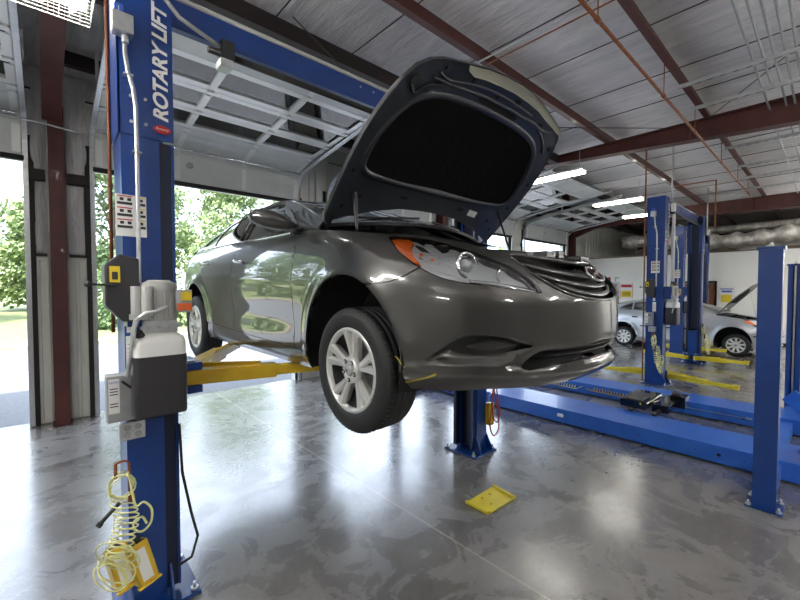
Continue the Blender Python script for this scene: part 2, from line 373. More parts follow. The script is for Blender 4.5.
# sprinkler main
m = MB(); m.tube([(-.5,1.41,4.2),(13.2,1.41,4.2)], .017, 8); 
t = thing('sprinkler_pipe', 'thin orange rusty pipe running lengthwise under the ceiling', 'pipe', (4,1.41,4.2)); m.build('pipe', 'rust_pipe', t)
for x in (3.6,5.6,7.2,9.3,11.2,12.8): MB().tube([(x,1.41,4.215),(x,1.41,4.62)], .006, 6).build('hanger', 'rust_pipe', t); MB().cyl((x-.03,1.41,4.2),(x+.03,1.41,4.2),.024,8).build('coupling', 'rust_pipe', t)
m = MB().tube([(4.02,1.36,4.585),(4.02,2.9,4.585)], .009, 6); tag(m.build('sprinkler_branch', 'rust_pipe'), 'rusty rod beside the pale rod, behind the tip of the open hood', 'rod')
m = MB().tube([(3.90,1.36,4.585),(3.90,2.9,4.585)], .012, 6); tag(m.build('brace_rod', 'zinc'), 'pale steel rod ending behind the tip of the open hood', 'rod')
m = MB().tube([(2.0,3.9,4.75),(2.22,2.9,3.66)], .006, 6); tag(m.build('hanger_wire', 'cable_black'), 'thin dark hanger wire slanting down to the blue overhead beam', 'wire')
m = MB().tube([(6.33,3.17,4.55),(7.85,1.83,4.55)], .006, 6); tag(m.build('cross_brace', 'beam_dark'), 'thin dark brace wire crossing behind the hood towards the red beam', 'wire')
m = MB().tube([(7.8,1.35,4.55),(6.2,.28,4.55)], .006, 6); tag(m.build('cross_brace', 'beam_dark'), 'thin dark brace wire slanting under the grey conduits', 'wire')
# conduits
for i in range(7):
    y = .66-.088*i; x1 = 7.2 if i in (1,) else 15.5
    m = MB(); pts = [(1.5,y,4.5)]+([(6.9,y,4.5),(7.15,y-.02,4.525),(7.2,y-.15,4.532),(7.2,-1.2,4.532)] if i == 1 else [(x1,y,4.5)])
    m.tube(pts, .0125, 8)
    tag(m.build('electrical_conduit', 'steel_grey'), 'grey conduit in the run of parallel pipes on struts, upper right', 'pipe', 'parallel ceiling conduits')
for x, lab in ((3.6,'nearest galvanised strut rail above the frame, carrying conduits'),(6.1,'upper perforated galvanised strut rail carrying the conduits'),(6.98,'lower galvanised strut rail just before the red beam'),(9.4,'galvanised strut rail just beyond the red beam'),(11.0,'galvanised strut rail midway between the two red beams'),(12.2,'galvanised strut rail nearer the far red beam'),(13.6,'last galvanised strut rail before the far red beam')):
    m = MB(); m.bx(x-.02,x+.02,-2.2,1.38,4.44,4.482); 
    for q in range(28): m.bx(x-.006,x+.006,-2.1+q*.12,-2.04+q*.12,4.437,4.441,1)
    tag(m.build('strut_rail', ['zinc','label_ink']), lab, 'rail', 'galvanised strut rails')
# ---- overhead garage doors (raised)
PROF = [(7.10,3.60),(7.06,4.10),(6.48,4.25),(5.90,4.31),(5.33,4.37),(4.76,4.43),(4.24,4.49)]
def garage_door(n, x0, x1):
    t = bpy.data.objects.new('door_%d'%n, None); COL.objects.link(t); t.location = ((x0+x1)/2, DY, 0); t['kind'] = 'structure'; ORG[t.name] = Vector(t.location)
    for i in range(6):
        (ya,za),(yb,zb_) = PROF[i], PROF[i+1]
        d = Vector((0,yb-ya,zb_-za)); L = d.length; d.normalize(); nrm = Vector((0,d.z,-d.y))  # toward the room / floor side = -nrm...
        if nrm.z > 0 or (i == 0 and nrm.y > 0): nrm = -nrm
        M = Matrix(((1,0,0,0),(0,d.y,nrm.y,ya),(0,d.z,nrm.z,za),(0,0,0,1)))   # local (x, along, out)
        def B(mb, xa, xb, a, b, o0, o1, mi=0):
            mb.M = M; mb.bx(xa, xb, a, b, o0, o1, mi); mb.M = Matrix.Identity(4)
        th = .045
        if i in (0,1,5):
            s = MB(); B(s, x0, x1, .004, L-.004, -th, 0)
            for a in (.10, .26, .42):
                if i != 5: B(s, x0, x1, a, a+.012, 0, .004)
            s.build('section', 'door_panel', t, bevel=.003)
        else:
            s = MB(); B(s, x0, x1, .004, .10, -th, 0); B(s, x0, x1, L-.10, L-.004, -th, 0)
            for q in range(4):
                xc = x0+(x1-x0)*q/3; B(s, max(x0,xc-.045), min(x1,xc+.045), .08, L-.08, -th, -.002)
            sec = s.build('section', 'door_alu', t, bevel=.003)
            g = MB()
            for q in range(3): 
                xa = x0+(x1-x0)*q/3+.045; xb = x0+(x1-x0)*(q+1)/3-.045; B(g, xa-.005, xb+.005, .095, L-.095, -.026, -.020)
            g.build('glazing', 'door_glass', sec, weld=False)
        # dark weather seal at each joint
        s = MB(); B(s, x0, x1, L-.006, L+.006, -.03, -.01); s.build('joint_seal', 'seal_black', t)
        for q in range(4):
            xc = x0+(x1-x0)*q/3+(.05 if q == 0 else -.05 if q == 3 else 0)
            h = MB(); B(h, xc-.045, xc+.045, L-.07, L+.0, .0, .012); B(h, xc-.03, xc+.03, L-.02, L+.02, .0, .03)
            B(h, xc-.04, xc+.04, .03, L-.12, .001, .010); h.M = M; h.cyl((xc-.04,L,.018),(xc+.04,L,.018),.010,8); h.M = Matrix.Identity(4)
            h.build('hinge_stile', 'door_alu', t, weld=False)
    s = MB(); s.bx(x0-.02,x1+.02,7.12,7.17,3.54,3.605); s.build('bottom_seal', 'seal_black', t)
    s = MB(); s.tube([(x0+.02,6.90,4.06),(x1-.02,6.90,4.06)], .022, 10); s.build('strut_tube', 'chrome', t)
    for sgn, x in ((-1,x0-.03),(1,x1+.03)):
        tr = MB(); pts = [(x,7.13,.02),(x,7.13,3.55)]+[(x,7.13-.42*(1-cos(a)),3.72+.42*sin(a)) for a in [radians(q) for q in range(0,84,12)]]+[(x,6.3,4.21),(x,4.05,4.52)]
        for a, b in zip(pts, pts[1:]): tr.bar(a, b, .055, .012, up=(0,-1,.01) if b[1] > 7.1 else (0,0,1)); tr.bar(Vector(a)+Vector((sgn*.022,0,0)), Vector(b)+Vector((sgn*.022,0,0)), .008, .05, up=(0,-1,.01) if b[1] > 7.1 else (0,0,1))
        tr.build('track', 'zinc', t, weld=False)
        jb = MB().bx(x+sgn*.05-.03,x+sgn*.05+.03,7.18,7.24,0,3.9); jb.build('jamb_angle', 'beam_dark', t)
        h = MB(); h.bar((x+sgn*.03,4.3,4.5),(x+sgn*.03,4.3,4.60),.03,.03).bar((x+sgn*.03,5.8,4.30),(x+sgn*.03,5.8,4.60),.03,.03); h.build('track_hanger', 'zinc', t)
    s = MB(); s.tube([(x0-.1,7.0,4.45),(x1+.1,7.0,4.45)], .013, 8); s.tube([(x0+.5,7.0,4.45),(x1-.5,7.0,4.45)], .03, 10); s.build('torsion_spring', 'cable_black', t)
    s = MB(); s.sphere(((x0+x1)/2-.35,7.035,3.86),(.05,.004,.05)); s.build('lock_disc', 'steel_grey', t)
for i, (a, b) in enumerate(DOORS): garage_door(i+1, a, b)
# white wall strips and clutter right of door 2
m = MB()
for a, b in DOORS: m.bx(a-.05,a,DY-.03,DY-.001,0,DH).bx(b,b+.05,DY-.03,DY-.001,0,DH)
m.build('trim_45', 'seal_black', kind='structure')
MB().bx(3.80,4.36,DY-.06,DY-.03,3.55,3.68).build('trim_40', 'beam_red', kind='structure')
for x, lab in ((3.98,'left grey conduit on the wall strip right of the near door'),(4.12,'right grey conduit on the wall strip right of the near door')):
    tag(MB().tube([(x,DY-.12,.1),(x,DY-.12,4.3)], .012, 8).build('wall_conduit', 'zinc'), lab, 'pipe')
# ---- jamb angles and girts in the first bay
m = MB()
for x in (-.14,.47): m.bx(x-.045,x+.045,DY-.10,DY-.02,2.30,3.32)
m.bx(-.17,.02,DY-.11,DY-.03,2.30,2.335).bx(.25,.52,DY-.11,DY-.03,2.30,2.335).bx(-.17,.02,DY-.12,DY-.03,3.32,3.46).bx(.25,.52,DY-.12,DY-.03,3.32,3.46)
m.build('trim_41', 'beam_dark', kind='structure')
m = MB().tube([(-.9,7.0,4.05),(.02,6.95,4.02),(.5,7.0,4.00)], .013, 8); tag(m.build('air_pipe', 'zinc'), 'thin grey pipe crossing the wall behind the nearest column', 'pipe')
# ---- lamps
def tube_light(x, y0, y1, z, label, lamp='lamp_on'):
    t = thing('fluorescent_light', label, 'light', (x,(y0+y1)/2,z), 'fluorescent shop lights')
    if lamp == 'lamp_on': MB().bx(x-.11,x+.11,y0,y1,z+.06,z+.10).bx(x-.03,x+.03,y0,y1,z+.01,z+.06).build('housing', 'fixture', t, bevel=.006)
    else: MB().bx(x-.035,x+.035,y0,y1,z+.0,z+.06).bx(x-.10,x+.10,y0,y0+.02,z,z+.06).bx(x-.10,x+.10,y1-.02,y1,z,z+.06).build('housing', 'fixture', t)
    m = MB(); m.cyl((x-.065,y0+.02,z+.03),(x-.065,y1-.02,z+.03),.024,10).cyl((x+.065,y0+.02,z+.03),(x+.065,y1-.02,z+.03),.024,10); m.build('lamp_tube', lamp, t, weld=False)
    m = MB(); m.tube([(x,y0+.1,z+.07),(x,y0+.1,4.6)], .005, 6).tube([(x,y1-.1,z+.07),(x,y1-.1,4.6)], .005, 6); m.build('hanger_rod', 'zinc', t, weld=False)
tube_light(7.71,3.22,4.42,4.08,'bright fluorescent light beside the open hood, nearest of the row')
tube_light(11.15,3.2,4.4,4.08,'lit fluorescent light above the far raised garage doors')
tube_light(13.7,3.2,4.5,4.08,'small far fluorescent light seen through the blue lift columns')
for i, (x, y) in enumerate(((3.2,-2.6),(.5,-3.6),(5.9,-3.6),(9.6,-3.4),(-1.15,2.2),(-4.2,-1.5),(13.0,-3.6),(15.8,-2.4),(16.2,-5.5),(16.5,-1.3))):  # added tube lights out of view, brightening the ceiling, doors and office wall
    tube_light(x, y-.6, y+.6, 3.15, 'low hung fluorescent shop light outside the photographed part of the room', 'lamp_bright')
def caged_lamp():
    t = thing('caged_bay_light', 'big bright ceiling light behind a white wire guard, top left corner', 'light', (-.03,3.75,4.0))
    x0,x1,y0,y1 = -.46,.31,3.40,4.12
    m = MB(); m.bx(x0+.02,x1-.02,y0+.02,y1-.02,4.09,4.17); m.build('housing', 'fixture', t, bevel=.01)
    m = MB()
    for q in range(4): xx = x0+.12+q*.18; m.cyl((xx,y0+.06,4.06),(xx,y1-.06,4.06),.018,8)
    m.build('lamp_tube', 'bay_lamp', t, weld=False)
    m = MB(); n = 24
    for q in range(n+1): xx = x0+(x1-x0)*q/n; m.bar((xx,y0,4.0),(xx,y1,4.0),.0035,.0035)
    for q in range(15): yy = y0+(y1-y0)*q/14; m.bar((x0,yy,4.004),(x1,yy,4.004),.0035,.0035)
    for zz in (4.0,4.03,4.06): m.bar((x0,y1,zz),(x1,y1,zz),.005,.005).bar((x1,y0,zz),(x1,y1,zz),.005,.005).bar((x0,y0,zz),(x0,y1,zz),.005,.005)
    for q in range(13): xx = x0+(x1-x0)*q/12; m.bar((xx,y1,4.0),(xx,y1,4.1),.003,.003)
    for q in range(13): yy = y0+(y1-y0)*q/12; m.bar((x1,yy,4.0),(x1,yy,4.1),.003,.003)
    m.build('wire_guard', 'wire_white', t, weld=False)
    MB().tube([(x0+.2,3.7,4.17),(x0+.2,3.7,4.6)],.01,6).tube([(x1-.2,3.7,4.17),(x1-.2,3.7,4.6)],.01,6).build('hanger_rod', 'zinc', t, weld=False)
caged_lamp()
# ---- white office partition at the far end
OX = 17.5
m = MB(); 
for a, b in ((-8,2.68),(3.70,5.85),(6.75,DY)): m.bx(OX,OX+.12,a,b,0,3.12)
m.bx(OX,OX+.12,2.68,3.70,2.12,3.12).bx(OX,OX+.12,5.85,6.75,2.12,3.12)
m.build('wall_office', 'white_wall', kind='structure')
m = MB().bx(OX-.02,OX+.16,-8,DY,3.12,3.17).bx(OX+.16,23.8,-8,DY,3.10,3.15); m.build('trim_43', 'junk', kind='structure')
MB().bx(OX-.012,OX-.002,-8,2.0,0,.1).bx(OX-.012,OX-.002,3.72,5.8,0,.1).build('baseboard_far', 'plastic_black', kind='structure')
def wood_door(n, y0, y1):
    t = bpy.data.objects.new('door_%d'%n, None); COL.objects.link(t); t.location = (OX,(y0+y1)/2,0); t['kind'] = 'structure'; ORG[t.name] = Vector(t.location)
    m = MB().bx(OX-.03,OX+.13,y0,y0+.06,0,2.12).bx(OX-.03,OX+.13,y1-.06,y1,0,2.12).bx(OX-.03,OX+.13,y0+.06,y1-.06,2.05,2.12); m.build('door_frame', 'gloss_black', t)
    a, b = y0+.07, y1-.07
    m = MB().bx(OX+.02,OX+.06,a,a+.16,0,2.04).bx(OX+.02,OX+.06,b-.16,b,0,2.04).bx(OX+.02,OX+.06,a+.16,b-.16,0,.45).bx(OX+.02,OX+.06,a+.16,b-.16,1.85,2.04); m.build('door_leaf', 'wood', t)
    MB().bx(OX+.035,OX+.045,a+.16,b-.16,.45,1.85).build('door_pane', 'door_glass', t)
    MB().cyl((OX+.02,a+.08,1.0),(OX-.05,a+.08,1.0),.012,8).cyl((OX-.05,a+.08,1.0),(OX-.05,a+.2,1.0),.01,8).build('door_handle', 'chrome', t, weld=False)
wood_door(6, 2.68, 3.70); wood_door(7, 5.85, 6.75)
def sign(name, label, y0, y1, z0, z1, cells):
    t = thing(name, label, 'sign', (OX-.01,(y0+y1)/2,z0)); MB().bx(OX-.016,OX-.004,y0,y1,z0,z1).build('backing', 'label_white', t)
    for nm, mt, a, b, c, d in cells: MB().bx(OX-.020,OX-.016,y0+(y1-y0)*a,y0+(y1-y0)*b,z0+(z1-z0)*c,z0+(z1-z0)*d).build(nm, mt, t)
# (signs face -X: their left side is +Y)
sign('notice_sign', 'small white notice with red heading and yellow lower half', 5.34,5.80,1.44,2.06, [('red_border','label_red',.0,.03,.0,1),('red_border','label_red',.97,1,.0,1),('heading_band','label_red',.08,.92,.74,.92),('yellow_panel','label_yellow',.10,.90,.10,.52),('text_line','label_ink',.2,.8,.34,.40),('text_line','label_ink',.2,.8,.22,.27)])
sign('notice_sign', 'white notice with blue lettering above a yellow card, right of the wooden door', 2.18,2.64,1.52,1.94, [('text_line','label_blue',.12,.88,.72,.80),('text_line','label_blue',.2,.8,.48,.64)])
tag(MB().bx(OX-.026,OX-.018,2.27,2.56,1.38,1.64).build('wall_card','label_yellow'), 'yellow card fixed below the blue lettered notice', 'sign')
t = thing('wall_lettering', 'small red and grey lettering high on the white wall', 'sign', (OX-.01,6.3,2.2))
MB().bx(OX-.012,OX-.002,6.18,6.30,2.15,2.32).bx(OX-.012,OX-.002,6.36,6.44,2.15,2.32).build('red_letter','label_red',t)
MB().bx(OX-.012,OX-.002,5.96,6.02,2.15,2.32).bx(OX-.012,OX-.002,5.86,5.98,2.27,2.32).build('grey_letter','steel_grey',t)
# duct and clutter above the office
m = MB(); pts = []
for i in range(60):
    y = 6.0-i*.22; pts.append((18.3+.1*sin(i*.31), y, 3.68+.12*sin(i*.23+1.2)))
m.tube(pts, [.26+.045*((i*7)%3-1)+.02*sin(i*2.3) for i in range(60)], 18)
tag(m.build('foil_duct', 'foil'), 'crumpled silver foil air duct lying above the white office wall', 'duct')
m = MB().tube([(19.6,6.5,4.1),(19.6,-3,4.2)], .15, 14); tag(m.build('foil_duct', 'foil'), 'straight silver duct behind and above the crumpled one', 'duct')
jl = ['long brown board stored on the office roof', 'brown carton on the office roof below the foil duct', 'flat pale panel stored on top of the white wall', 'rolled brown carpet lying on the office roof','dark crate stored at the back of the office roof']
for i, (x, y, dx, dy, dz) in enumerate(((17.9,4.8,.2,1.6,.06),(17.9,2.6,.2,.7,.08),(17.8,.4,.25,2.4,.05),(18.4,-1.4,.3,1.2,.09),(20,4.5,.5,.8,.5))):
    m = MB(); m.bx(x-dx,x+dx,y-dy/2,y+dy/2,3.17,3.17+dz).bx(x-dx*.8,x+dx*.8,y-dy*.4,y+dy*.4,3.17+dz,3.17+dz*1.3)
    tag(m.build('stored_board' if i in (0,2) else 'stored_carton' if i != 3 else 'stored_carpet', 'junk', bevel=.01), jl[i], 'storage')
# ================================================================ OUTSIDE
m = MB().bx(-60,70,DY+.15,16.5,-.25,-.02); m.build('ground_asphalt', 'asphalt', kind='structure')
m = MB().bx(-60,70,16.5,17.3,-.25,.10); m.build('ground_kerb', 'kerb', kind='structure')
m = MB().grid(lambda u, v: Vector((-60+130*u, 17.3+60*v, .05+1.3*v**.7+.12*sin(u*40)*v)), 40, 12); m.build('ground_grass', 'grass', kind='structure')
m = MB().bx(-60,70,-40,-8.15,-.25,-.02).bx(-60,-9.15,-8.15,DY+.15,-.25,-.02); m.build('ground_yard', 'asphalt', kind='structure')
for q, x in enumerate((-1.2,)):
    t = thing('marker_post', 'thin dark reflector post at the kerb seen through the left door', 'post', (x-3.2,16.2,0))
    MB().cyl((x-3.2,16.2,0),(x-3.2,16.2,1.3),.02,8).build('stake','plastic_black',t); MB().cyl((x-3.2,16.2,-.02),(x-3.2,16.2,.04),.09,10).build('foot','plastic_black',t)
def tree_mesh(seed, h, w, leaf):
    rnd = random.Random(seed); m = MB(); cl = []
    for i in range(60):
        a = rnd.random()*2*pi; zz = rnd.random()**.8; r = w*(.25+.75*sin(pi*(.12+.80*zz)))*rnd.random()**.5
        cl.append((r*cos(a), r*sin(a), h*(.12+.84*zz), w*(.26+.2*rnd.random())))
    vs = []; fs = []
    for cx, cy, cz, cr in cl:
        for j in range(260):
            d = Vector((rnd.gauss(0,1),rnd.gauss(0,1),rnd.gauss(0,1))).normalized()*cr*(.45+.6*rnd.random())
            p = Vector((cx,cy,cz))+Vector((d.x,d.y,d.z*.75)); n = Vector((rnd.gauss(0,1),rnd.gauss(0,1),rnd.gauss(0,.8)+.6)).normalized()
            u = n.orthogonal().normalized()*leaf*(.6+rnd.random()*.8); v = n.cross(u)*.6
            b = len(vs); vs += [p-u,p-v*.8,p+u,p+v]; fs.append((b,b+1,b+2,b+3))
    m.add(vs, fs); return m
def make_tree(seed, h, w, leafmat, loc, label):
    t = thing('roadside_tree', label, 'tree', loc, 'trees beyond the road')
    a = tree_mesh(seed, h, w, .125); a.M = Matrix.Identity(4); a.v = [v+Vector(loc) for v in a.v]; a.build('foliage', leafmat, t, weld=False)
    b = MB(); L = Vector(loc); b.tube([L, L+Vector((.1,0,h*.4)), L+Vector((-.1,.1,h*.8))], [.20,.14,.04], 8)
    for q in range(5): b.tube([L+Vector((0,0,h*(.25+.1*q))), L+Vector((w*.6*cos(q*2.1),w*.6*sin(q*2.1),h*(.45+.1*q)))], [.07,.02], 6)
    b.build('trunk', 'bark', t, weld=False); return t
TL = ['broad light green tree beyond the road', 'darker green tree beyond the road', 'tall loose green tree beyond the road']
T = [make_tree(3, 9.0, 2.9, 'leaf_a', (9.0,26,.3), 'bushy light green tree in the door gap just left of the raised car'),
     make_tree(5, 9.6, 2.9, 'leaf_b', (2.8,26,.3), 'darker green tree seen right of the blue lift column'),
     make_tree(9, 6.6, 2.6, 'leaf_a', (-4.6,25,.3), 'light green tree seen through the left door above the kerb')]
spots = [(15.6,26,1,'green tree showing above the roof of the raised car'),(6.0,33.5,0,'taller tree set back behind the gap between the two nearest trees'),(-.4,33,2,'pale green tree set back behind the corrugated wall bay'),
         (-10.2,26,0,'light green tree at the left picture edge'),(-7,33.5,1,'dark green tree set back, seen through the left door')]+[(x,26+7*(i%2),i%3,None) for i, x in enumerate((-17,-20,-24,-27,-31,22.2,28.6,35.5,42))]
for x, y, k, lab in spots: copy_tree(T[k], (x,y,.3), lab or 'green tree in the row beyond the road, outside the doorway view')
for i, (x, y) in enumerate(((-6.5,19.5),(-3.7,20.2),(-9.4,20.5),(2.2,20.3),(5.2,20.0),(7.6,20.6),(10.2,20.2))):
    m = tree_mesh(40+i, 1.4, .85, .09); m.v = [v+Vector((x,y,-.1)) for v in m.v]
    tag(m.build('roadside_shrub', 'leaf_b' if i % 2 else 'leaf_a', weld=False), 'low green shrub on the grass bank, '+['left door view, nearest the jamb side','left door view, furthest right','left door view, at the picture edge','beside the blue column','left of centre in the door gap','right of centre in the door gap','below the rear of the raised car'][i], 'shrub')
# ================================================================ CARS
def lin(tab, x):
    if x <= tab[0][0]: return tab[0][1]
    n = len(tab)
    if x >= tab[-1][0]: return tab[-1][1]
    for i in range(n-1):
        if x <= tab[i+1][0]: break
    x0, y0 = tab[i]; x1, y1 = tab[i+1]; h = x1-x0
    def sl(j):
        if j <= 0: return (tab[1][1]-tab[0][1])/(tab[1][0]-tab[0][0])
        if j >= n-1: return (tab[-1][1]-tab[-2][1])/(tab[-1][0]-tab[-2][0])
        a = (tab[j][1]-tab[j-1][1])/(tab[j][0]-tab[j-1][0]); b = (tab[j+1][1]-tab[j][1])/(tab[j+1][0]-tab[j][0])
        return 0 if a*b <= 0 else 2*a*b/(a+b)
    m0 = sl(i); m1 = sl(i+1); t = (x-x0)/h
    return (2*t**3-3*t*t+1)*y0+(t**3-2*t*t+t)*h*m0+(-2*t**3+3*t*t)*y1+(t**3-t*t)*h*m1
WZ=[(1.33,.83),(1.37,.86),(1.42,.885),(1.5,.895),(1.65,.902),(1.8,.912),(1.93,.918),(1.99,.915),(2.06,.905),(2.14,.888),(2.2,.868),(2.25,.84),(2.30,.80)]
U0=[(1.33,.30),(1.37,.22),(1.40,.18),(1.44,.115),(1.475,.082),(1.493,.082),(1.515,.104),(1.54,.100),(1.62,.075),(1.8,.08),(1.88,.11),(1.95,.165),(2.0,.22),(2.05,.30),(2.12,.42),(2.2,.62),(2.3,.9)]
UR=[(1.33,4.72),(1.4,4.82),(1.6,4.88),(1.8,4.89),(2.0,4.86),(2.15,4.82),(2.25,4.74),(2.32,4.6)]
LF=1.25; DF=.75; DR=.55; LR=.95; SMAX=LF+4.34-.83; STOT=SMAX+LR
ARCH=((1.075,1.525,.418),(3.90,1.52,.40))
def surf(s, z):
    sg = -1 if s < 0 else 1; s = abs(s)
    Wd = lin(WZ, z); u0 = lin(U0, z); uR = lin(UR, z); side0 = u0+DF; side1 = uR-DR
    if s < LF: th = pi/2*s/LF; u = side0-DF*cos(th); v = sin(th)
    elif s < SMAX: u = side0+(side1-side0)*(s-LF)/(SMAX-LF); v = 1.0
    else: th = pi/2*(s-SMAX)/LR; u = side1+DR*sin(th); v = cos(th)
    v = v*Wd*(1-.012*((u-2.4)/2.0)**2)
    if LF*.6 < s < SMAX+LR*.5:
        for uc, zc, R in ARCH:
            r = hypot(u-uc, z-zc); v += .020*math.exp(-((r-R-.005)/.06)**2)
        v -= .012*math.exp(-((z-1.66)/.1)**2)*math.exp(-((u-2.45)/.75)**4)
        v += .006*math.exp(-((z-(1.93+.03*(u-2)))/.03)**2)*math.exp(-((u-2.6)/1.2)**4)
    return u, v*sg, z
def su(u, z):
    u0 = lin(U0, z); side0 = u0+DF; side1 = lin(UR, z)-DR
    if u < side0: return LF*2/pi*math.acos(max(-1, min(1, (side0-u)/DF)))
    if u <= side1: return LF+(u-side0)/(side1-side0)*(SMAX-LF)
    return SMAX+LR*2/pi*math.asin(min(1, (u-side1)/DR))
ZT=[(0,2.02),(.2,2.03),(.42,2.052),(.5,2.075),(.56,2.108),(.66,2.13),(.75,2.145),(.86,2.157),(1.05,2.195),(1.23,2.225),(1.5,2.245),(1.7,2.25),(2.0,2.25),(2.5,2.255),(3.1,2.27),(3.8,2.28),(4.6,2.29),(5.2,2.28),(5.71,2.27)]
zt = lambda s: lin(ZT, abs(s))
def pip(x, y, P):
    c = False; j = len(P)-1
    for i in range(len(P)):
        xi, yi = P[i]; xj, yj = P[j]
        if (yi > y) != (yj > y) and x < (xj-xi)*(y-yi)/(yj-yi)+xi: c = not c
        j = i
    return c
def resample(P, step, closed=True):
    out = []; n = len(P)
    for i in range(n if closed else n-1):
        a = P[i]; b = P[(i+1) % n]; L = hypot(b[0]-a[0], b[1]-a[1]); k = max(1, int(math.ceil(L/step)))
        for j in range(k): out.append((a[0]+(b[0]-a[0])*j/k, a[1]+(b[1]-a[1])*j/k))
    return out
def spline(P, closed=True, k=6):
    out = []; n = len(P)
    for i in range(n if closed else n-1):
        g = lambda j: Vector(P[j % n] if closed else P[max(0, min(n-1, j))])
        p0, p1, p2, p3 = g(i-1), g(i), g(i+1), g(i+2)
        for j in range(k):
            t = j/k; q = .5*((2*p1)+(-p0+p2)*t+(2*p0-5*p1+4*p2-p3)*t*t+(-p0+3*p1-3*p2+p3)*t**3); out.append((q.x, q.y))
    if not closed: out.append(tuple(P[-1]))
    return out
def shrink(P, d):
    n = len(P); A = sum(P[i][0]*P[(i+1)%n][1]-P[(i+1)%n][0]*P[i][1] for i in range(n)); sg = 1 if A > 0 else -1; out = []
    for i in range(n):
        a, b, c = Vector(P[i-1]), Vector(P[i]), Vector(P[(i+1)%n]); t = (c-a)
        if t.length < 1e-9: out.append(P[i]); continue
        t.normalize(); nn = Vector((-t.y, t.x))*sg; out.append((b.x+nn.x*d, b.y+nn.y*d))
    return out
class Car:
    # X = cx - v*kv, Y = y0 + u*ku, Z = z0 + (z-1.17)*kz
    def __init__(s, cx, y0, z0, ku=1, kv=1, kz=1): s.cx=cx; s.y0=y0; s.z0=z0; s.ku=ku; s.kv=kv; s.kz=kz
    def w(s, u, v, z): return Vector((s.cx-v*s.kv, s.y0+u*s.ku, s.z0+(z-1.17)*s.kz))
    def P(s, a, b, off=0):
        h = .004; p = s.w(*surf(a, b))
        e1 = s.w(*surf(a+h, b))-s.w(*surf(a-h, b)); e2 = s.w(*surf(a, b+h))-s.w(*surf(a, b-h))
        n = e1.cross(e2).normalized()
        if n.dot(Vector((p.x-s.cx, (p.y-(s.y0+2.4*s.ku))*.2, 0))) < 0: n = -n
        return p+n*off, n
    def panel(s, name, outline, mt, parent, holes=(), step=.04, off=0, rim=.014, fn=None, mirror=False, label=None):
        """a sheet on the body surface: outline and holes in surface coordinates"""
        if mirror:
            outline = [(-a, b) for a, b in outline][::-1]; holes = [[(-a, b) for a, b in h][::-1] for h in holes]
        fn = fn or s.P
        O = resample(outline, step*.8); H = [resample(h, step*.6) for h in holes]
        pts = list(O); edges = [(i, (i+1) % len(O)) for i in range(len(O))]
        for h in H:
            b = len(pts); pts += h; edges += [(b+i, b+(i+1) % len(h)) for i in range(len(h))]
        x0 = min(p[0] for p in O); x1 = max(p[0] for p in O); y0 = min(p[1] for p in O); y1 = max(p[1] for p in O)
        allp = list(pts); md = (step*.38)**2; i = 0; y = y0+step/2
        while y < y1:
            x = x0+step/2+(step/2 if i % 2 else 0)
            while x < x1:
                if pip(x, y, O) and not any(pip(x, y, h) for h in H) and all((q[0]-x)**2+(q[1]-y)**2 > md for q in allp): pts.append((x, y))
                x += step
            y += step*.87; i += 1
        vc, ec, fc, _, _, _ = delaunay_2d_cdt([Vector(p) for p in pts], edges, [], 0, 1e-6)
        F = []
        for f in fc:
            cx = sum(vc[i].x for i in f)/len(f); cy = sum(vc[i].y for i in f)/len(f)
            if pip(cx, cy, O) and not any(pip(cx, cy, h) for h in H): F.append(tuple(f))
        Q = [fn(v.x, v.y, off) if fn == s.P else fn(v.x, v.y) for v in vc]
        V = [q[0] for q in Q]; N = [q[1] for q in Q]; nv = len(V)
        # orientation
        f = F[len(F)//2]; fnm = (V[f[1]]-V[f[0]]).cross(V[f[2]]-V[f[0]])
        if fnm.dot(N[f[0]]) < 0: F = [tuple(reversed(f)) for f in F]
        cnt = {}
        for f in F:
            for a, b in zip(f, f[1:]+f[:1]): cnt[(a, b)] = 1
        B = [(a, b) for (a, b) in cnt if (b, a) not in cnt]
        V2 = V+[V[i]-N[i]*rim for i in range(nv)]
        R = [(b, a, a+nv, b+nv) for a, b in B] if rim else []
        OO = org(parent)
        me = bpy.data.meshes.new(name); me.from_pydata([v-OO for v in V2], [], F+R); me.materials.append(MATS[mt])
        me.polygons.foreach_set('use_smooth', [True]*(len(F)+len(R)))
        ln = []
        for p in me.polygons:
            for vi in p.vertices: ln.append(N[vi] if p.index < len(F) else p.normal.copy())
        me.normals_split_custom_set(ln)
        o = bpy.data.objects.new(name, me); COL.objects.link(o); o.parent = parent; ORG[o.name] = OO
        if label: o['label'] = label
        return o
GAP = .0028
def arc_sz(k, a0, a1, dr=0, n=20):
    uc, zc, R = ARCH[k]; out = []
    for i in range(n+1):
        t = radians(a0+(a1-a0)*i/n); z = zc+(R+dr)*sin(t); u = uc+(R+dr)*cos(t); out.append((su(u, z), z))
    return out
# ---- feature outlines on the body surface (s along the body, z height)
HL = spline([(.861,2.138),(.897,2.091),(.914,2.03),(.885,1.963),(.823,1.916),(.748,1.893),(.666,1.882),(.585,1.870),(.483,1.855),(.408,1.846),(.419,1.889),(.449,1.944),(.499,1.992),(.543,2.033),(.592,2.067),(.647,2.098),(.712,2.122),(.797,2.136)], k=4)
GR_R = [(0,2.000),(.15,2.006),(.30,2.022),(.385,2.030),(.420,2.020),(.418,1.985),(.391,1.926),(.328,1.872),(.25,1.838),(.138,1.817),(0,1.810)]
GR = spline(GR_R, False, 4); GR = GR+[(-a, b) for a, b in GR[::-1]][1:-1]
FOG = spline([(.951,1.519),(.915,1.560),(.878,1.596),(.809,1.650),(.722,1.670),(.615,1.662),(.528,1.638),(.452,1.611),(.500,1.560),(.568,1.522),(.65,1.516),(.759,1.516),(.87,1.517)], k=3)
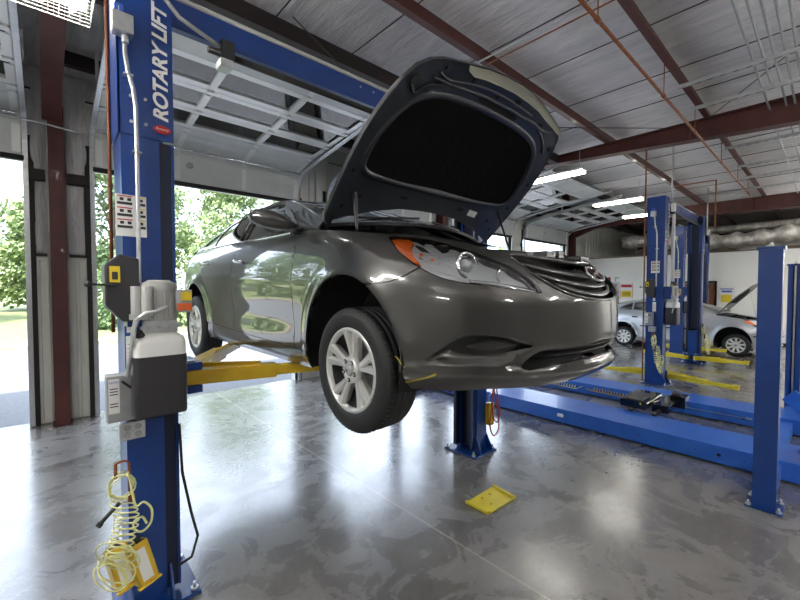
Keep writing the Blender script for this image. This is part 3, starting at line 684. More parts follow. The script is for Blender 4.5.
INT_R = [(0,1.612),(.146,1.602),(.278,1.592),(.395,1.590),(.450,1.570),(.495,1.520),(.485,1.500),(.423,1.504),(.323,1.512),(.205,1.522),(0,1.532)]
INT = spline(INT_R, False, 4); INT = INT+[(-a, b) for a, b in INT[::-1]][1:-1]
SH = [(.885,1.963),(.971,1.931),(1.083,1.899),(1.20,1.885)]       # bumper to fender shut line
def greenhouse_tables():
    zr = [(1.40,2.262),(1.7,2.385),(2.0,2.50),(2.3,2.585),(2.6,2.612),(3.0,2.612),(3.5,2.575),(3.9,2.50),(4.25,2.40),(4.6,2.31),(4.7,2.29)]
    vr = [(1.40,.795),(1.9,.69),(2.3,.625),(2.8,.605),(3.5,.605),(4.0,.64),(4.4,.70),(4.7,.74)]
    return zr, vr
ZR, VR = greenhouse_tables()
def build_car(car, t, detail=True, paint='paint_grey', hood=None):
    P = car.panel
    zb = lambda s: 1.40 if s < .75 else 1.385
    # front bumper cover, right half mirrored into one sheet
    top = [(s, zt(s)) for s in [0,.1,.2,.3,.42,.46,.5,.53,.56,.6,.66,.75,.80,.842]]
    right = top+[(.848,2.135)]
    ar = arc_sz(0, 100, 200, 0, 16)
    # arch front edge: z from 1.885 down to the bottom
    edge = []
    for z in (1.885,1.84,1.78,1.70,1.62,1.55,1.48,1.42,1.385):
        uc, zc, R = ARCH[0]; 
        if z > zc: u = uc-math.sqrt(max(0,R*R-(z-zc)**2))
        else: u = uc-R+.02*(zc-z)/.13
        edge.append((su(u, z), z))
    hl_low = [p for p in HL]  # full loop used as hole
    right += [(.842,2.10),(.868,2.02),(.868,1.972)] if not detail else []
    if detail:
        half = top+[(.846,2.13)]
        out = top+[(.8455,2.150),(.8455,2.132),(.8455,2.10)]
    # outline: top edge to s=.855, down along the fender cut (inside the lamp), lower shut line, arch, bottom
    half = top+[(.847,2.157),(.847,2.12),(.86,2.05),(.872,1.985),(.885,1.963)]+SH[1:3]+edge+[(s, zb(s)) for s in (1.0,.9,.75,.6,.45,.3,.15,0)]
    full = half+[(-a, b) for a, b in half[::-1]][1:-1]
    mir = lambda h: [(-a, b) for a, b in h][::-1]
    # lamp cut for the bumper: the lamp loop clipped at the fender line
    def clip(poly, lim, keep_low):
        out = []
        for i in range(len(poly)):
            a = poly[i]; b = poly[(i+1) % len(poly)]; la = lim(a[1]); lb = lim(b[1])
            ia = (a[0] < la) == keep_low; ib = (b[0] < lb) == keep_low
            if ia: out.append(a)
            if ia != ib:
                da = a[0]-la; db = b[0]-lb; f = da/(da-db); out.append((a[0]+(b[0]-a[0])*f, a[1]+(b[1]-a[1])*f))
        return out
    HB = HL
    # build the outline so that it runs round the lamp instead of cutting it
    i0 = min(range(len(HL)), key=lambda i: hypot(HL[i][0]-.861, HL[i][1]-2.138)); i1 = min(range(len(HL)), key=lambda i: hypot(HL[i][0]-.885, HL[i][1]-1.963))
    outer = []; i = i0
    while True:
        outer.append(HL[i]); 
        if i == i1: break
        i = (i+1) % len(HL)
    inner = []; i = i0
    while True:
        inner.append(HL[i])
        if i == i1: break
        i = (i-1) % len(HL)
    if len(outer) > len(inner): outer, inner = inner, outer
    g = GAP if detail else .001
    half = [(s, zt(s)) for s in (0,.1,.2,.3,.42,.46,.5,.53,.56,.6,.66,.75,.80,.857)]+inner+SH[1:3]+edge+[(s, zb(s)) for s in (1.0,.9,.75,.6,.45,.3,.15,0)]
    full = half+[(-a, b) for a, b in half[::-1]][1:-1]
    holes = [GR, INT, FOG, mir(FOG)] if detail else [GR2(), ]
    P('bumper_cover', full, paint, t, holes, step=.032 if detail else .06)
    for mr in (False, True):
        # fender
        aft = []
        for z in (2.25,2.15,2.05,1.95,1.85,1.75,1.65,1.55,1.475): aft.append((su(1.68, z)-g, z))
        af = [(su(1.68-g*2, 1.475), 1.475)]
        ring = []
        for z in (1.475,1.52,1.6,1.68,1.76,1.82,1.87): uc, zc, R = ARCH[0]; ring.append((su(uc+math.sqrt(max(0, R*R-(z-zc)**2)) if z > zc else uc+R, z), z))
        for a in range(52, 121, 6): 
            uc, zc, R = ARCH[0]; z = zc+R*sin(radians(a)); u = uc+R*cos(radians(a))
            if z > 1.888: ring.append((su(u, z), z))
        fen = [(.864+g, zt(.87)-.001)]+[(s, zt(s)) for s in (.95,1.05,1.15,1.23,1.35,1.5,1.6,1.68)]+[(q, z) for q, z in aft if z < zt(q)-.002]+ring+[(1.175,1.892),(1.083,1.903),(.971,1.935),(.89,1.967)]+[(a+g, b) for a, b in outer[::-1][1:]]
        P('fender', fen, paint, t, step=.04 if detail else .07, mirror=mr)
        # doors
        def belt(u0, u1, n=10): 
            out = []
            for i in range(n+1):
                u = u0+(u1-u0)*i/n; s = su(u, 2.25); out.append((s, zt(s)-.002))
            return out
        def col(u, z0, z1, n=8): return [(su(u, z0+(z1-z0)*i/n), z0+(z1-z0)*i/n) for i in range(n+1)]
        fd = belt(1.68+g, 2.80-g)+col(2.80-g, 2.24, 1.505)+[(su(2.4,1.495),1.495),(su(2.0,1.485),1.485)]+col(1.68+g, 1.475, 2.24)
        P('front_door', fd, paint, t, step=.045 if detail else .08, mirror=mr)
        R2 = ARCH[1]
        rear_edge = [(su(3.80,2.26),2.26),(su(3.80,2.15),2.15),(su(3.77,2.05),2.05),(su(3.66,1.96),1.96),(su(3.55,1.86),1.86),(su(3.46,1.74),1.74),(su(3.41,1.6),1.6),(su(3.39,1.525),1.525)]
        rd = belt(2.80+g, 3.80)+rear_edge+[(su(3.1,1.515),1.515)]+col(2.80+g, 1.505, 2.25)
        P('rear_door', rd, paint, t, step=.045 if detail else .08, mirror=mr)
        # sill
        sl_ = [(su(u,z+.0), z-g*1.5) for u, z in ((1.50,1.475),(1.68,1.475),(2.0,1.485),(2.4,1.495),(2.8,1.505),(3.1,1.515),(3.39,1.525),(3.47,1.53))]+[(su(3.53,1.38),1.38)]+[(su(u,1.36), 1.36) for u in (3.2,2.8,2.4,2.0,1.6)]+[(su(1.48,1.37),1.37)]
        P('sill', sl_, paint, t, step=.05 if detail else .1, mirror=mr)
    # rear body, both quarters and the tail in one sheet
    def rq():
        L = [(su(3.80,2.26)+g*2,2.268)]
        L += [(s, zt(s)) for s in (3.9,4.1,4.4,4.8,5.2,5.5,STOT-.001)]
        L2 = [(STOT-.001,1.40),(5.3,1.39),(5.0,1.385),(su(4.32,1.385),1.385)]
        uc, zc, R = ARCH[1]
        for a in range(-15, 181, 8): 
            z = zc+R*sin(radians(a)); u = uc+R*cos(radians(a))
            if a > 0 or z > 1.38: L2.append((su(u, z), z))
        L2 += [(su(3.48,1.6)-.0,1.535)][:0]
        re = [(a+g*2, b) for a, b in rear_edge]
        L2 += [(su(3.47,1.53)+.0,1.53)] + re[::-1]
        return L+L2
    q = rq()
    for mr in (False, True): P('quarter_panel', q, paint, t, step=.05 if detail else .1, mirror=mr)
    for mr in (False, True):
        tl = [(SMAX+.35,2.16),(SMAX+.75,2.15),(SMAX+.78,2.02),(SMAX+.45,1.99),(SMAX+.25,2.08)]
        P('tail_lamp', tl, 'red_lens', t, step=.06, off=.004, rim=.008, mirror=mr)
    # inner dark shell behind the gaps
    inn = []
    for s in [0,.2,.4,.6,.8,1.0,1.2]: pass
    m = MB()
    def inner(a, b):
        s = -STOT+2*STOT*a; z = 1.42+(zt(s)-.03-1.42)*b; u, v, z = surf(s, z)
        k = 1-.045
        return car.w(2.4+(u-2.4)*.985, v*.955, z)
    n = 120
    vs = [[inner(i/n, j/12) for j in range(13)] for i in range(n+1)]; fl = [p for r in vs for p in r]; fs = []
    for i in range(n):
        for j in range(12):
            c = (vs[i][j]+vs[i+1][j+1])/2; u = (c.y-car.y0)/car.ku; z = (c.z-car.z0)/car.kz+1.17
            if any(hypot(u-A[0], z-A[1]) < A[2]+.03 or (abs(u-A[0]) < A[2]+.03 and z < A[1]) for A in ARCH): continue
            if u < .62: continue
            fs.append((i*13+j,(i+1)*13+j,(i+1)*13+j+1,i*13+j+1))
    m.add(fl, fs); m.build('inner_shell', 'void', t, weld=False)
    # wheel liners, underbody
    for uc, zc, R in ARCH:
        for sg in (1, -1):
            m = MB()
            def ln(a, b): 
                th = radians(-20+220*a); v = sg*(.885-.40*b); rr = R+.012+(.02 if b > .1 else 0); return car.w(uc+rr*cos(th), v, zc+rr*sin(th))
            m.grid(ln, 24, 4); m.grid(lambda a, b: car.w(uc+(R+.03)*b*cos(radians(-30+240*a)), sg*.485, zc+(R+.03)*b*sin(radians(-30+240*a))), 24, 2)
            m.build('wheel_liner', 'void', t, weld=False)
    m = MB()
    def ub(u0, u1, v, z0, z1): 
        a = car.w(u0, v, z0); b = car.w(u1, -v, z1); m.bx(a.x, b.x, a.y, b.y, a.z, b.z)
    ub(1.46,3.5,.80,1.365,1.44); ub(.62,1.5,.47,1.37,1.5); ub(3.4,4.6,.47,1.40,1.5); ub(.42,.68,.55,1.405,1.45); ub(4.28,4.7,.6,1.40,1.45)
    m.build('underbody', 'plastic_black', t, weld=False)
    # ---- greenhouse
    def side(u, q, sg=1):
        s = su(u, 2.25); z0 = zt(s)-.004; a = surf(s, z0); R = (lin(ZR, u)); Vr = lin(VR, u)
        v = a[1]-.004+(Vr-a[1])*q+.022*sin(pi*q); z = z0+(max(R, z0+.003)-z0)*q; return car.w(u, sg*v, z)
    def side_fn(sg):
        def fn(u, q, off=0):
            h = .004; p = side(u, q, sg); e1 = side(u+h, q, sg)-side(u-h, q, sg); e2 = side(u, q+h, sg)-side(u, q-h, sg); n = e1.cross(e2).normalized()
            if n.dot(Vector((-sg, 0, .2))) < 0: n = -n
            return p+n*off, n
        return fn
    def topp(u, p):
        zr = lin(ZR, u); vr = lin(VR, u)
        bow = -.20*max(0, min(1, (2.45-u)/1.05))**1.2 if u < 2.45 else .16*max(0, min(1, (u-3.3)/1.1))**1.2
        c = 1-p*p; return car.w(u+bow*c, p*vr, zr+.045*c)
    def top_fn(u, p, off=0):
        h = .004; q = topp(u, p); e1 = topp(u+h, p)-topp(u-h, p); e2 = topp(u, p+h)-topp(u, p-h); n = e1.cross(e2).normalized()
        if n.z < 0: n = -n
        return q+n*off, n
    # window outlines in (u, q)
    def uq(pts):
        out = []
        for u, z in pts:
            s = su(u, 2.25); z0 = zt(s)-.004; out.append((u, min(.93, max(.05, (z-z0)/max(.01, lin(ZR, u)-z0)))))
        return out
    wf = uq([(1.74,2.272),(2.3,2.275),(2.765,2.285),(2.765,2.575),(2.5,2.572),(2.3,2.55),(2.02,2.445),(1.86,2.36)])
    wr = uq([(2.83,2.29),(3.3,2.295),(3.62,2.30),(3.62,2.525),(3.3,2.555),(2.83,2.57)])
    wq = uq([(3.67,2.30),(4.05,2.325),(3.95,2.40),(3.67,2.505)])
    body = [(u, .0) for u in [1.42+.1*i for i in range(33)]]+[(4.66,.9)]+[(u, 1) for u in [4.6-.1*i for i in range(32)]]
    st = .05
    for sg in (1, -1):
        fn = side_fn(sg)
        car.panel('roof_side_frame', body, paint, t, [wf, wr, wq], step=.07, fn=fn, rim=.02)
        for nm, wdw in (('front_window', wf), ('rear_window', wr), ('quarter_window', wq)):
            gfn = (lambda f: (lambda u, q: (f(u, q)[0]-f(u, q)[1]*.010, f(u, q)[1])))(fn)
            car.panel(nm, wdw, 'glass', t, step=.12, fn=gfn, rim=0)
        tr = [(1.80+.07*i, .035) for i in range(33)]; 
        m = MB(); m.tube([fn(u, .02)[0]+fn(u, .02)[1]*.004 for u, q in tr if u < 4.05], .007, 6); m.build('belt_moulding', 'chrome' if detail else 'plastic_black', t)
        m = MB(); m.tube([fn(2.795, .06+.1*i)[0]+fn(2.795, .06+.1*i)[1]*.001 for i in range(9)], .022, 6); m.build('door_pillar_trim', 'gloss_black', t)
    ws = [(1.46,-.90),(1.46,0),(1.46,.90),(1.9,.88),(2.36,.86),(2.36,0),(2.36,-.86),(1.9,-.88)]
    car.panel('windshield', [(u, p) for u, p in ws], 'glass', t, step=.08, fn=lambda u, p: (top_fn(u, p)[0]-top_fn(u, p)[1]*.004, top_fn(u, p)[1]), rim=0)
    a_ = [(1.43,-1),(1.43,0),(1.43,1)]+[(u, 1) for u in (1.8,2.2,2.6,3.0,3.4,3.8,4.2,4.66)]+[(4.66,0),(4.66,-1)]+[(u, -1) for u in (4.2,3.8,3.4,3.0,2.6,2.2,1.8)]
    rg = [(3.50,-.88),(3.50,0),(3.50,.88),(4.30,.88),(4.30,0),(4.30,-.88)]
    car.panel('roof_panel', a_, paint, t, [ws, rg], step=.09, fn=top_fn, rim=.02)
    car.panel('rear_glass', rg, 'glass', t, step=.1, fn=lambda u, p: (top_fn(u, p)[0]-top_fn(u, p)[1]*.004, top_fn(u, p)[1]), rim=0)
    # cowl, engine bay
    m = MB(); m.grid(lambda a, b: car.w(1.20+.30*a-.10*(1-(2*b-1)**2), .80*(2*b-1), 2.215+.035*a), 3, 12); m.build('cowl_panel', 'plastic_black', t)
    m = MB()
    m.grid(lambda a, b: car.w(.42+.9*a-(.10*(1-(2*b-1)**2)), .78*(2*b-1)*(.78+.22*min(1, a*2.2)), 1.95+.01*sin(9*a)), 6, 8)
    for (u, v, du, dv, z0, z1) in ((.75,.0,.28,.30,1.95,2.06),(.70,-.52,.16,.14,1.95,2.09),(.72,.55,.14,.12,1.95,2.08),(1.08,.56,.12,.12,1.95,2.14),(1.08,-.56,.12,.12,1.95,2.14)):
        a = car.w(u-du, v-dv, z0); b = car.w(u+du, v+dv, z1); m.bx(a.x, b.x, a.y, b.y, a.z, b.z)
    m.build('engine_bay', 'plastic_black', t, weld=False)
    return side, topp, fn
def GR2(): return [(-.30,1.90),(-.30,1.99),(0,1.995),(.30,1.99),(.30,1.90),(0,1.88)]
def wheel(car, t, u, z, sg, R=.335, steer=0, spokes=5, sx=1.0, detail=True, alloy='alloy', vo=.93):
    """wheel, outer face towards sg*v; built about its own centre"""
    c = car.w(u, sg*vo, z); ax = -sg  # outward direction in world x
    w = MB(); T = R; hub = R*.665
    def A(a): return c.x-ax*(-a)*1.0
    def pt(a, r): return (ax*(-a), r)   # a: distance inwards from the outer face
    prof = [pt(.03,hub-.004),pt(.012,hub+.006),pt(.004,hub+.03),pt(.0,hub+.065),pt(.006,T-.035),pt(.018,T-.012)]
    tw = .205
    gr = []
    for i in range(5):
        x = .032+i*.0355; gr += [pt(x,T-.001-.001*abs(i-2)),pt(x+.024,T-.001-.001*abs(i-2)),pt(x+.026,T-.010),pt(x+.033,T-.010)]
    prof += gr[:-2]+[pt(tw-.018,T-.012),pt(tw-.006,T-.035),pt(tw,hub+.065),pt(tw-.004,hub+.03),pt(tw-.03,hub-.004)]
    w.lathe(prof, c, 'x', 72); 
    if detail:
        for k in range(72):   # shoulder sipes
            th = 2*pi*k/72
            for a in (.022,):
                p = c+Vector((ax*(-a), (T-.006)*cos(th), (T-.006)*sin(th))); q = c+Vector((ax*(-.05), (T+.0006)*cos(th+.015), (T+.0006)*sin(th+.015)))
                w.bar(p, q, .003, .004, mi=1)
    tyre = w.build('tyre', ['rubber','void'], t, weld=False)
    r = MB(); r.lathe([pt(.012,hub+.004),pt(.006,hub-.004),pt(.010,hub-.014),pt(.035,hub-.020)], c, 'x', 60); r.lathe([pt(.035,hub-.020),pt(.13,hub-.05),pt(.17,hub-.05)], c, 'x', 60, mi=1)
    rim = r.build('rim', [alloy, 'tank_dark'], t, weld=False)
    d = MB(); d.lathe([pt(.150,hub-.045),pt(.150,.0)], c, 'x', 40); d.build('wheel_back', 'void', t, weld=False)
    if detail: b = MB(); b.lathe([pt(.115,.155),pt(.112,.15),pt(.112,.07),pt(.09,.07),pt(.09,0)], c, 'x', 40); b.build('brake_disc', 'steel_grey', t, weld=False)
    s = MB(); rr = hub-.014
    for k in range(spokes):
        for off in ((-.20, .20) if spokes == 5 else (0,)):
            th = 2*pi*k/spokes+pi/2+off; t2 = 2*pi*k/spokes+pi/2+off*.62
            n = 6
            P0 = []
            for i in range(n+1):
                f = i/n; rad = .045+(rr-.045)*f; ang = t2+(th-t2)*f; wd = (.0185-.004*sin(pi*f)+.010*f) if spokes == 5 else .03
                dep = .022-.012*f+.012*(1-f)
                P0.append((rad, ang, wd, dep))
            vs = []
            for rad, ang, wd, dep in P0:
                e = Vector((0, cos(ang), sin(ang))); n_ = Vector((0, -sin(ang), cos(ang)))
                for a_, b_ in ((-1,dep+.016),(-.55,dep),(.55,dep),(1,dep+.016),(.8,dep+.05),(-.8,dep+.05)): vs.append(c+e*rad+n_*wd*a_+Vector((ax*(-b_),0,0)))
            s.add(vs, [(i*6+j,(i+1)*6+j,(i+1)*6+(j+1)%6,i*6+(j+1)%6) for i in range(n) for j in range(6)]+[tuple(range(6))], 0, False)
    s.lathe([pt(.045,.072),pt(.018,.070),pt(.010,.058),pt(.010,.034),pt(.02,.030)], c, 'x', 30)
    s.build('spokes', alloy, rim, weld=False)
    h = MB(); h.lathe([pt(.014,.031),pt(.006,.030),pt(.004,.02),pt(.004,0)], c, 'x', 24); h.build('centre_cap', 'steel_grey', rim)
    if detail:
        for k in range(5):
            th = 2*pi*k/5+pi/2+.63; e = Vector((0, cos(th), sin(th))); q = c+e*.052
            n = MB(); n.cyl(q+Vector((ax*(-.0085),0,0)), q+Vector((ax*(-.0095),0,0)), .0125, 12); n.build('lug_hole', 'void', rim)
            q2 = MB(); q2.cyl(q+Vector((ax*(-.0095),0,0)), q+Vector((ax*(-.004),0,0)), .007, 6); q2.build('lug_nut', 'zinc', rim)
        text_part('H', 'cap_emblem', 'chrome', rim, c+Vector((-.0065 if sg > 0 else .0065, .015 if sg > 0 else -.015, -.011)), (0,-1,0) if sg > 0 else (0,1,0), (0,0,1), .022, .03, depth=.0, shear=.35)
# ---------------------------------------------------------------- the raised grey sedan
G = Car(2.1, .685, 1.17)
car1 = thing('sedan_car', 'grey four door sedan with open hood, raised on the near blue two post lift', 'car', (2.1, 3.0, 1.12))
side1, top1, _f = build_car(G, car1)
def wheel_thing(u, z, sg):
    # wheels are parts with sub-parts: one empty per wheel below the car
    w = bpy.data.objects.new('wheel', None); COL.objects.link(w); w.parent = car1; ORG[w.name] = org(car1); return w
def wheel_part(car, root, u, z, sg, **k):
    # thing > part (tyre) > sub-parts : re-parent the pieces under the tyre mesh
    before = set(bpy.data.objects); 
    wheel(car, root, u, z, sg, **k)
    new = [o for o in bpy.data.objects if o not in before]; ty = [o for o in new if o.name.startswith('tyre')][0]; ty.name = 'wheel'; ORG[ty.name] = org(root)
    for o in new:
        if o != ty: o.parent = ty
    return ty
for u in (1.02, 3.90):
    for sg in (1, -1): wheel_part(G, car1, u, 1.435 if u < 2 else 1.455, sg)
# front details of the grey sedan
def offs(car, f):
    def fn(a, b):
        p, n = car.P(a, b); return p+n*f(a, b), n
    return fn
mirror_pts = lambda h: [(-a, b) for a, b in h][::-1]
# grille: black backing, rim, four curved bars, emblem
gb = G.panel('grille', shrink(GR, -.012), 'void', car1, step=.05, fn=offs(G, lambda a, b: -.055), rim=0)
def strip(name, mt, parent, pts, w, off, thick=.012, car=G, label=None):
    """bar that follows the body surface along pts (s,z); w = height"""
    m = MB(); vs = []
    for i, (s, z) in enumerate(pts):
        ww = w[i] if isinstance(w, list) else w; oo = off[i] if isinstance(off, list) else off
        p, n = car.P(s, z); q, _ = car.P(s, z+.01); up = (q-p).normalized()
        for a, b in ((-1,0),(-.7,1),(.7,1),(1,0),(1,-1),(-1,-1)):
            vs.append(p+up*ww*.5*a+n*(oo+(thick*.5*b if b > 0 else thick*b*.8 if b < 0 else 0)))
    k = len(pts); m.add(vs, [(i*6+j,i*6+(j+1)%6,(i+1)*6+(j+1)%6,(i+1)*6+j) for i in range(k-1) for j in range(6)]+[tuple(range(6)),tuple(range((k-1)*6,k*6))], 0, True)
    o = m.build(name, mt, parent, weld=False)
    if label: o['label'] = label
    return o
def sym(pts): return pts+[(-a, b) for a, b in pts[::-1]][1:]
def sp(pts, k=5): return spline(pts, False, k)
loop = GR+[GR[0]]
strip('grille_surround', 'paint_grey', gb, sp(loop, 1), .014, .003, .01)
for zc, e, rise in ((1.958,.392,.040),(1.905,.355,.036),(1.858,.285,.028)):
    h = sp([(e, zc+rise+.01),(e*.75, zc+rise*.55),(e*.45, zc+rise*.1-.004),(e*.22, zc-.008),(0.0, zc-.012)], 4)
    strip('grille_bar', 'paint_grey', gb, sym(h), .026, -.022, .012)
# emblem: slanted H in an oval ring
def emblem(car, parent, s0, z0, a, b):
    c, n = car.P(s0, z0); q, _ = car.P(s0, z0+.01); up = (q-c).normalized(); r = Vector((-1,0,0)) if 0 else up.cross(n).normalized(); c = c+n*.024
    m = MB(); m.tube([c+r*a*cos(t)+up*b*sin(t) for t in [2*pi*i/36 for i in range(37)]], .008, 8, caps=False)
    m.bar(c-r*a*.52-up*b*.72, c-r*a*.22+up*b*.84, .032, .012, up=n); m.bar(c+r*a*.22-up*b*.84, c+r*a*.52+up*b*.72, .032, .012, up=n)
    m.tube([c-r*a*.42-up*b*.28, c-r*a*.1+up*b*.02, c+r*a*.1-up*b*.02, c+r*a*.42+up*b*.28], [.013,.009,.009,.013], 8)
    o = m.build('grille_emblem', 'chrome', parent, weld=False); o['label'] = 'chrome oval emblem with a slanted letter H'
emblem(G, gb, 0.02, 1.925, .082, .044)
# lower intake
ib = G.panel('lower_intake', shrink(INT, -.01), 'void', car1, step=.06, fn=offs(G, lambda a, b: -.07), rim=0)
for zc in (1.548,1.572,1.594):
    strip('intake_bar', 'plastic_black', ib, sym([(.44, zc+.0),(.3, zc-.002),(.15, zc),(0, zc+.004)]), .006, -.03, .012)
# fog recess: black pocket plus painted ledge under it
def fog(mr):
    c = (lambda h: mirror_pts(h)) if mr else (lambda h: h)
    pocket = spline([(.835,1.595),(.800,1.638),(.722,1.662),(.615,1.655),(.528,1.632),(.462,1.608),(.500,1.585),(.56,1.562),(.66,1.553),(.76,1.556),(.82,1.572)], k=3)
    o = G.panel('fog_lamp_recess', c(pocket), 'plastic_black', car1, step=.04, fn=offs(G, lambda a, b: -.045), rim=0)
    lens = spline([(.76,1.600),(.70,1.635),(.62,1.640),(.54,1.622),(.53,1.605),(.60,1.585),(.70,1.578)], k=4)
    G.panel('fog_lens', c(lens), 'gloss_black', o, step=.04, fn=offs(G, lambda a, b: -.038), rim=.008)
    # painted ledge filling the rest of the opening, sloping inwards
    def dep(a, b):
        a = abs(a); d = 1e9
        for i in range(len(FOG)):
            p_ = Vector(FOG[i]); q_ = Vector(FOG[(i+1) % len(FOG)]); e_ = q_-p_; w_ = Vector((a, b))-p_; f_ = max(0, min(1, w_.dot(e_)/e_.length_squared)); d = min(d, (w_-e_*f_).length)
        d = min(1, d/.040); return -.042*(d*d*(3-2*d))-.0005
    G.panel('fog_ledge', c(shrink(FOG, .0005)), 'paint_grey', o, [c(shrink(pocket, .002))], step=.018, fn=lambda a, b: smooth_n(a, b, dep), rim=0)
def smooth_n(a, b, dep):
    h = .010; f = offs(G, dep); p = f(a, b)[0]; n0 = f(a, b)[1]
    e1 = f(a+h, b)[0]-f(a-h, b)[0]; e2 = f(a, b+h)[0]-f(a, b-h)[0]; n = e1.cross(e2).normalized()
    if n.dot(n0) < 0: n = -n
    return p, n
fog(False); fog(True)
# headlights
def headlight(mr):
    c = (lambda h: mirror_pts(h)) if mr else (lambda h: h); sg = -1 if mr else 1
    body = G.panel('headlight', c(shrink(HL, -.002)), 'lamp_bowl', car1, step=.03, fn=offs(G, lambda a, b: -.026-.010*sin(60*a)*sin(55*b)), rim=0)
    G.panel('headlight_rim', c(shrink(HL, .0)), 'gloss_black', body, [c(shrink(HL, .007))], step=.02, fn=offs(G, lambda a, b: -.002), rim=.05)
    G.panel('headlight_lens', c(shrink(HL, .003)), 'clear', body, step=.05, off=-.001, rim=0)
    am = [(.868,2.128),(.893,2.085),(.905,2.03),(.885,1.99),(.868,1.985),(.855,2.03),(.82,2.075),(.775,2.105),(.77,2.124),(.82,2.131)]
    G.panel('turn_signal', c(am), 'amber', body, step=.03, fn=offs(G, lambda a, b: -.012), rim=.03, label='orange turn signal')
    # projector
    p, n = G.P(sg*.655, 1.985); q = p-n*.020; out = Vector((0,-1,0)); out = (out*.75+n*.25).normalized()
    m = MB(); r1 = out.orthogonal().normalized(); r2 = out.cross(r1)
    def ring(R, d, k=32): d = d-.022; return [q+out*d+r1*R*cos(2*pi*i/k)+r2*R*sin(2*pi*i/k) for i in range(k+1)]
    m.tube(ring(.060, .030), .009, 8, caps=False); m.add([q+out*(-.026)+r1*.030*cos(2*pi*i/32)+r2*.030*sin(2*pi*i/32) for i in range(32)]+[q+out*(.004)+r1*.058*cos(2*pi*i/32)+r2*.058*sin(2*pi*i/32) for i in range(32)], [(i,(i+1)%32,32+(i+1)%32,32+i) for i in range(32)], 0, True); m.tube(ring(.046, .018), .006, 8, caps=False)
    m.build('projector_ring', 'chrome', body, weld=False)
    m = MB(); m.sphere(q-out*.008, .036, 20, 12); m.build('projector_lens', 'bulb', body)
    p2, n2 = G.P(sg*.53, 1.935); m = MB(); q2 = p2-n2*.024; m.tube([q2+out*.0+r1*.034*cos(2*pi*i/24)+r2*.034*sin(2*pi*i/24) for i in range(25)], .006, 6, caps=False); m.build('high_beam_ring', 'chrome', body, weld=False)
    # dark inner eyebrow running to the tip
    strip('lamp_brow', 'gloss_black', body, [(sg*a, b) for a, b in sp([(.43,1.875),(.47,1.925),(.52,1.975),(.57,2.010)])], [.018]*21, -.02, .02)
    strip('lamp_accent', 'chrome', body, [(sg*a, b) for a, b in sp([(.42,1.856),(.50,1.872),(.60,1.893),(.70,1.905)])], .022, -.010, .008)
    for a, b in ((.80,2.05),(.775,2.02)):
        pp, nn = G.P(sg*a, b); m = MB(); m.sphere(pp-nn*.03, .012, 10, 8); m.build('marker_bulb', 'amber', body)
headlight(False); headlight(True)
# yellow scuffs
G.panel('paint_scuff', spline([(1.045,1.418),(1.0,1.432),(.94,1.462),(.90,1.482),(.895,1.475),(.935,1.452),(.99,1.424),(1.04,1.412)], k=3), 'scuff', car1, step=.03, off=.0008, rim=0, label='yellow paint scuff')
G.panel('paint_scuff', spline([(1.085,1.545),(1.07,1.548),(1.045,1.530),(1.030,1.505),(1.035,1.503),(1.05,1.524),(1.07,1.541)], k=3), 'scuff', car1, step=.03, off=.0008, rim=0, label='small curved yellow scuff')
# top of the radiator support
m = MB(); m.grid(lambda a, b: G.w(.235+.16*a+.30*abs(2*b-1)**2.2, .50*(2*b-1), 2.022+.025*a+.03*abs(2*b-1)**2), 3, 24); m.build('radiator_cover', 'gloss_black', car1)
for v, w_, h_, nm in ((.12,.05,.035,'sensor_box'),(.0,.035,.045,'hood_latch'),(-.30,.06,.03,'air_intake'),(.33,.03,.02,'hood_bumper')):
    m = MB(); a = G.w(.31, v-w_, 2.03); b = G.w(.40, v+w_, 2.03+h_); m.bx(a.x,b.x,a.y,b.y,a.z,b.z); m.build(nm, 'plastic_black', car1, bevel=.004)
# mirrors
for sg in (1, -1):
    m = MB()
    def mf(a, b):
        # b along the mirror from root to outer end, a around
        f = b; v = .885+.265*f; u = 1.66+.13*f; zc = 2.270+.075*f-.02*f*f
        rz = .080*(max(0,sin(pi*(.12+.88*f)))**.55)*(.55+.55*f); ru = .095*(max(0,sin(pi*(.10+.90*f)))**.6)*(.5+.6*f)
        th = 2*pi*a; cu = cos(th); 
        return G.w(u+ru*(cu if cu < 0 else cu*.35)+.02, sg*v, zc+rz*sin(th)*(1 if sin(th) > 0 else .8))
    m.grid(mf, 28, 14); o = m.build('door_mirror', 'paint_grey', car1)
    a = MB(); a.add([G.w(1.62,sg*.872,2.25),G.w(1.86,sg*.868,2.252),G.w(1.80,sg*.84,2.31),G.w(1.70,sg*.85,2.30)]+[G.w(1.66,sg*.94,2.252),G.w(1.76,sg*.94,2.252),G.w(1.75,sg*.93,2.28),G.w(1.68,sg*.93,2.28)], [(0,1,2,3),(4,5,6,7),(0,1,5,4),(1,2,6,5),(2,3,7,6),(3,0,4,7)]); a.build('mirror_foot', 'gloss_black', o, bevel=.004)
    # door handles
    for u, z in ((2.62,2.085),(3.58,2.115)):
        s = su(u, z)
        h = MB(); pts = [G.P(sg*(s-.10+.02*i), z+.002*i-.01, .006+.030*sin(pi*i/10)**.6)[0] for i in range(11)]
        h.tube(pts, [.010]+[.017]*9+[.010], 8); h.build('door_handle', 'paint_grey' if 0 else 'chrome', car1, weld=False)
        G.panel('handle_cup', [(s-.07,z-.03),(s+.05,z-.03),(s+.07,z),(s+.05,z+.03),(s-.07,z+.03),(s-.09,z)], 'plastic_black', car1, step=.05, off=.0012, rim=0, mirror=(sg < 0))
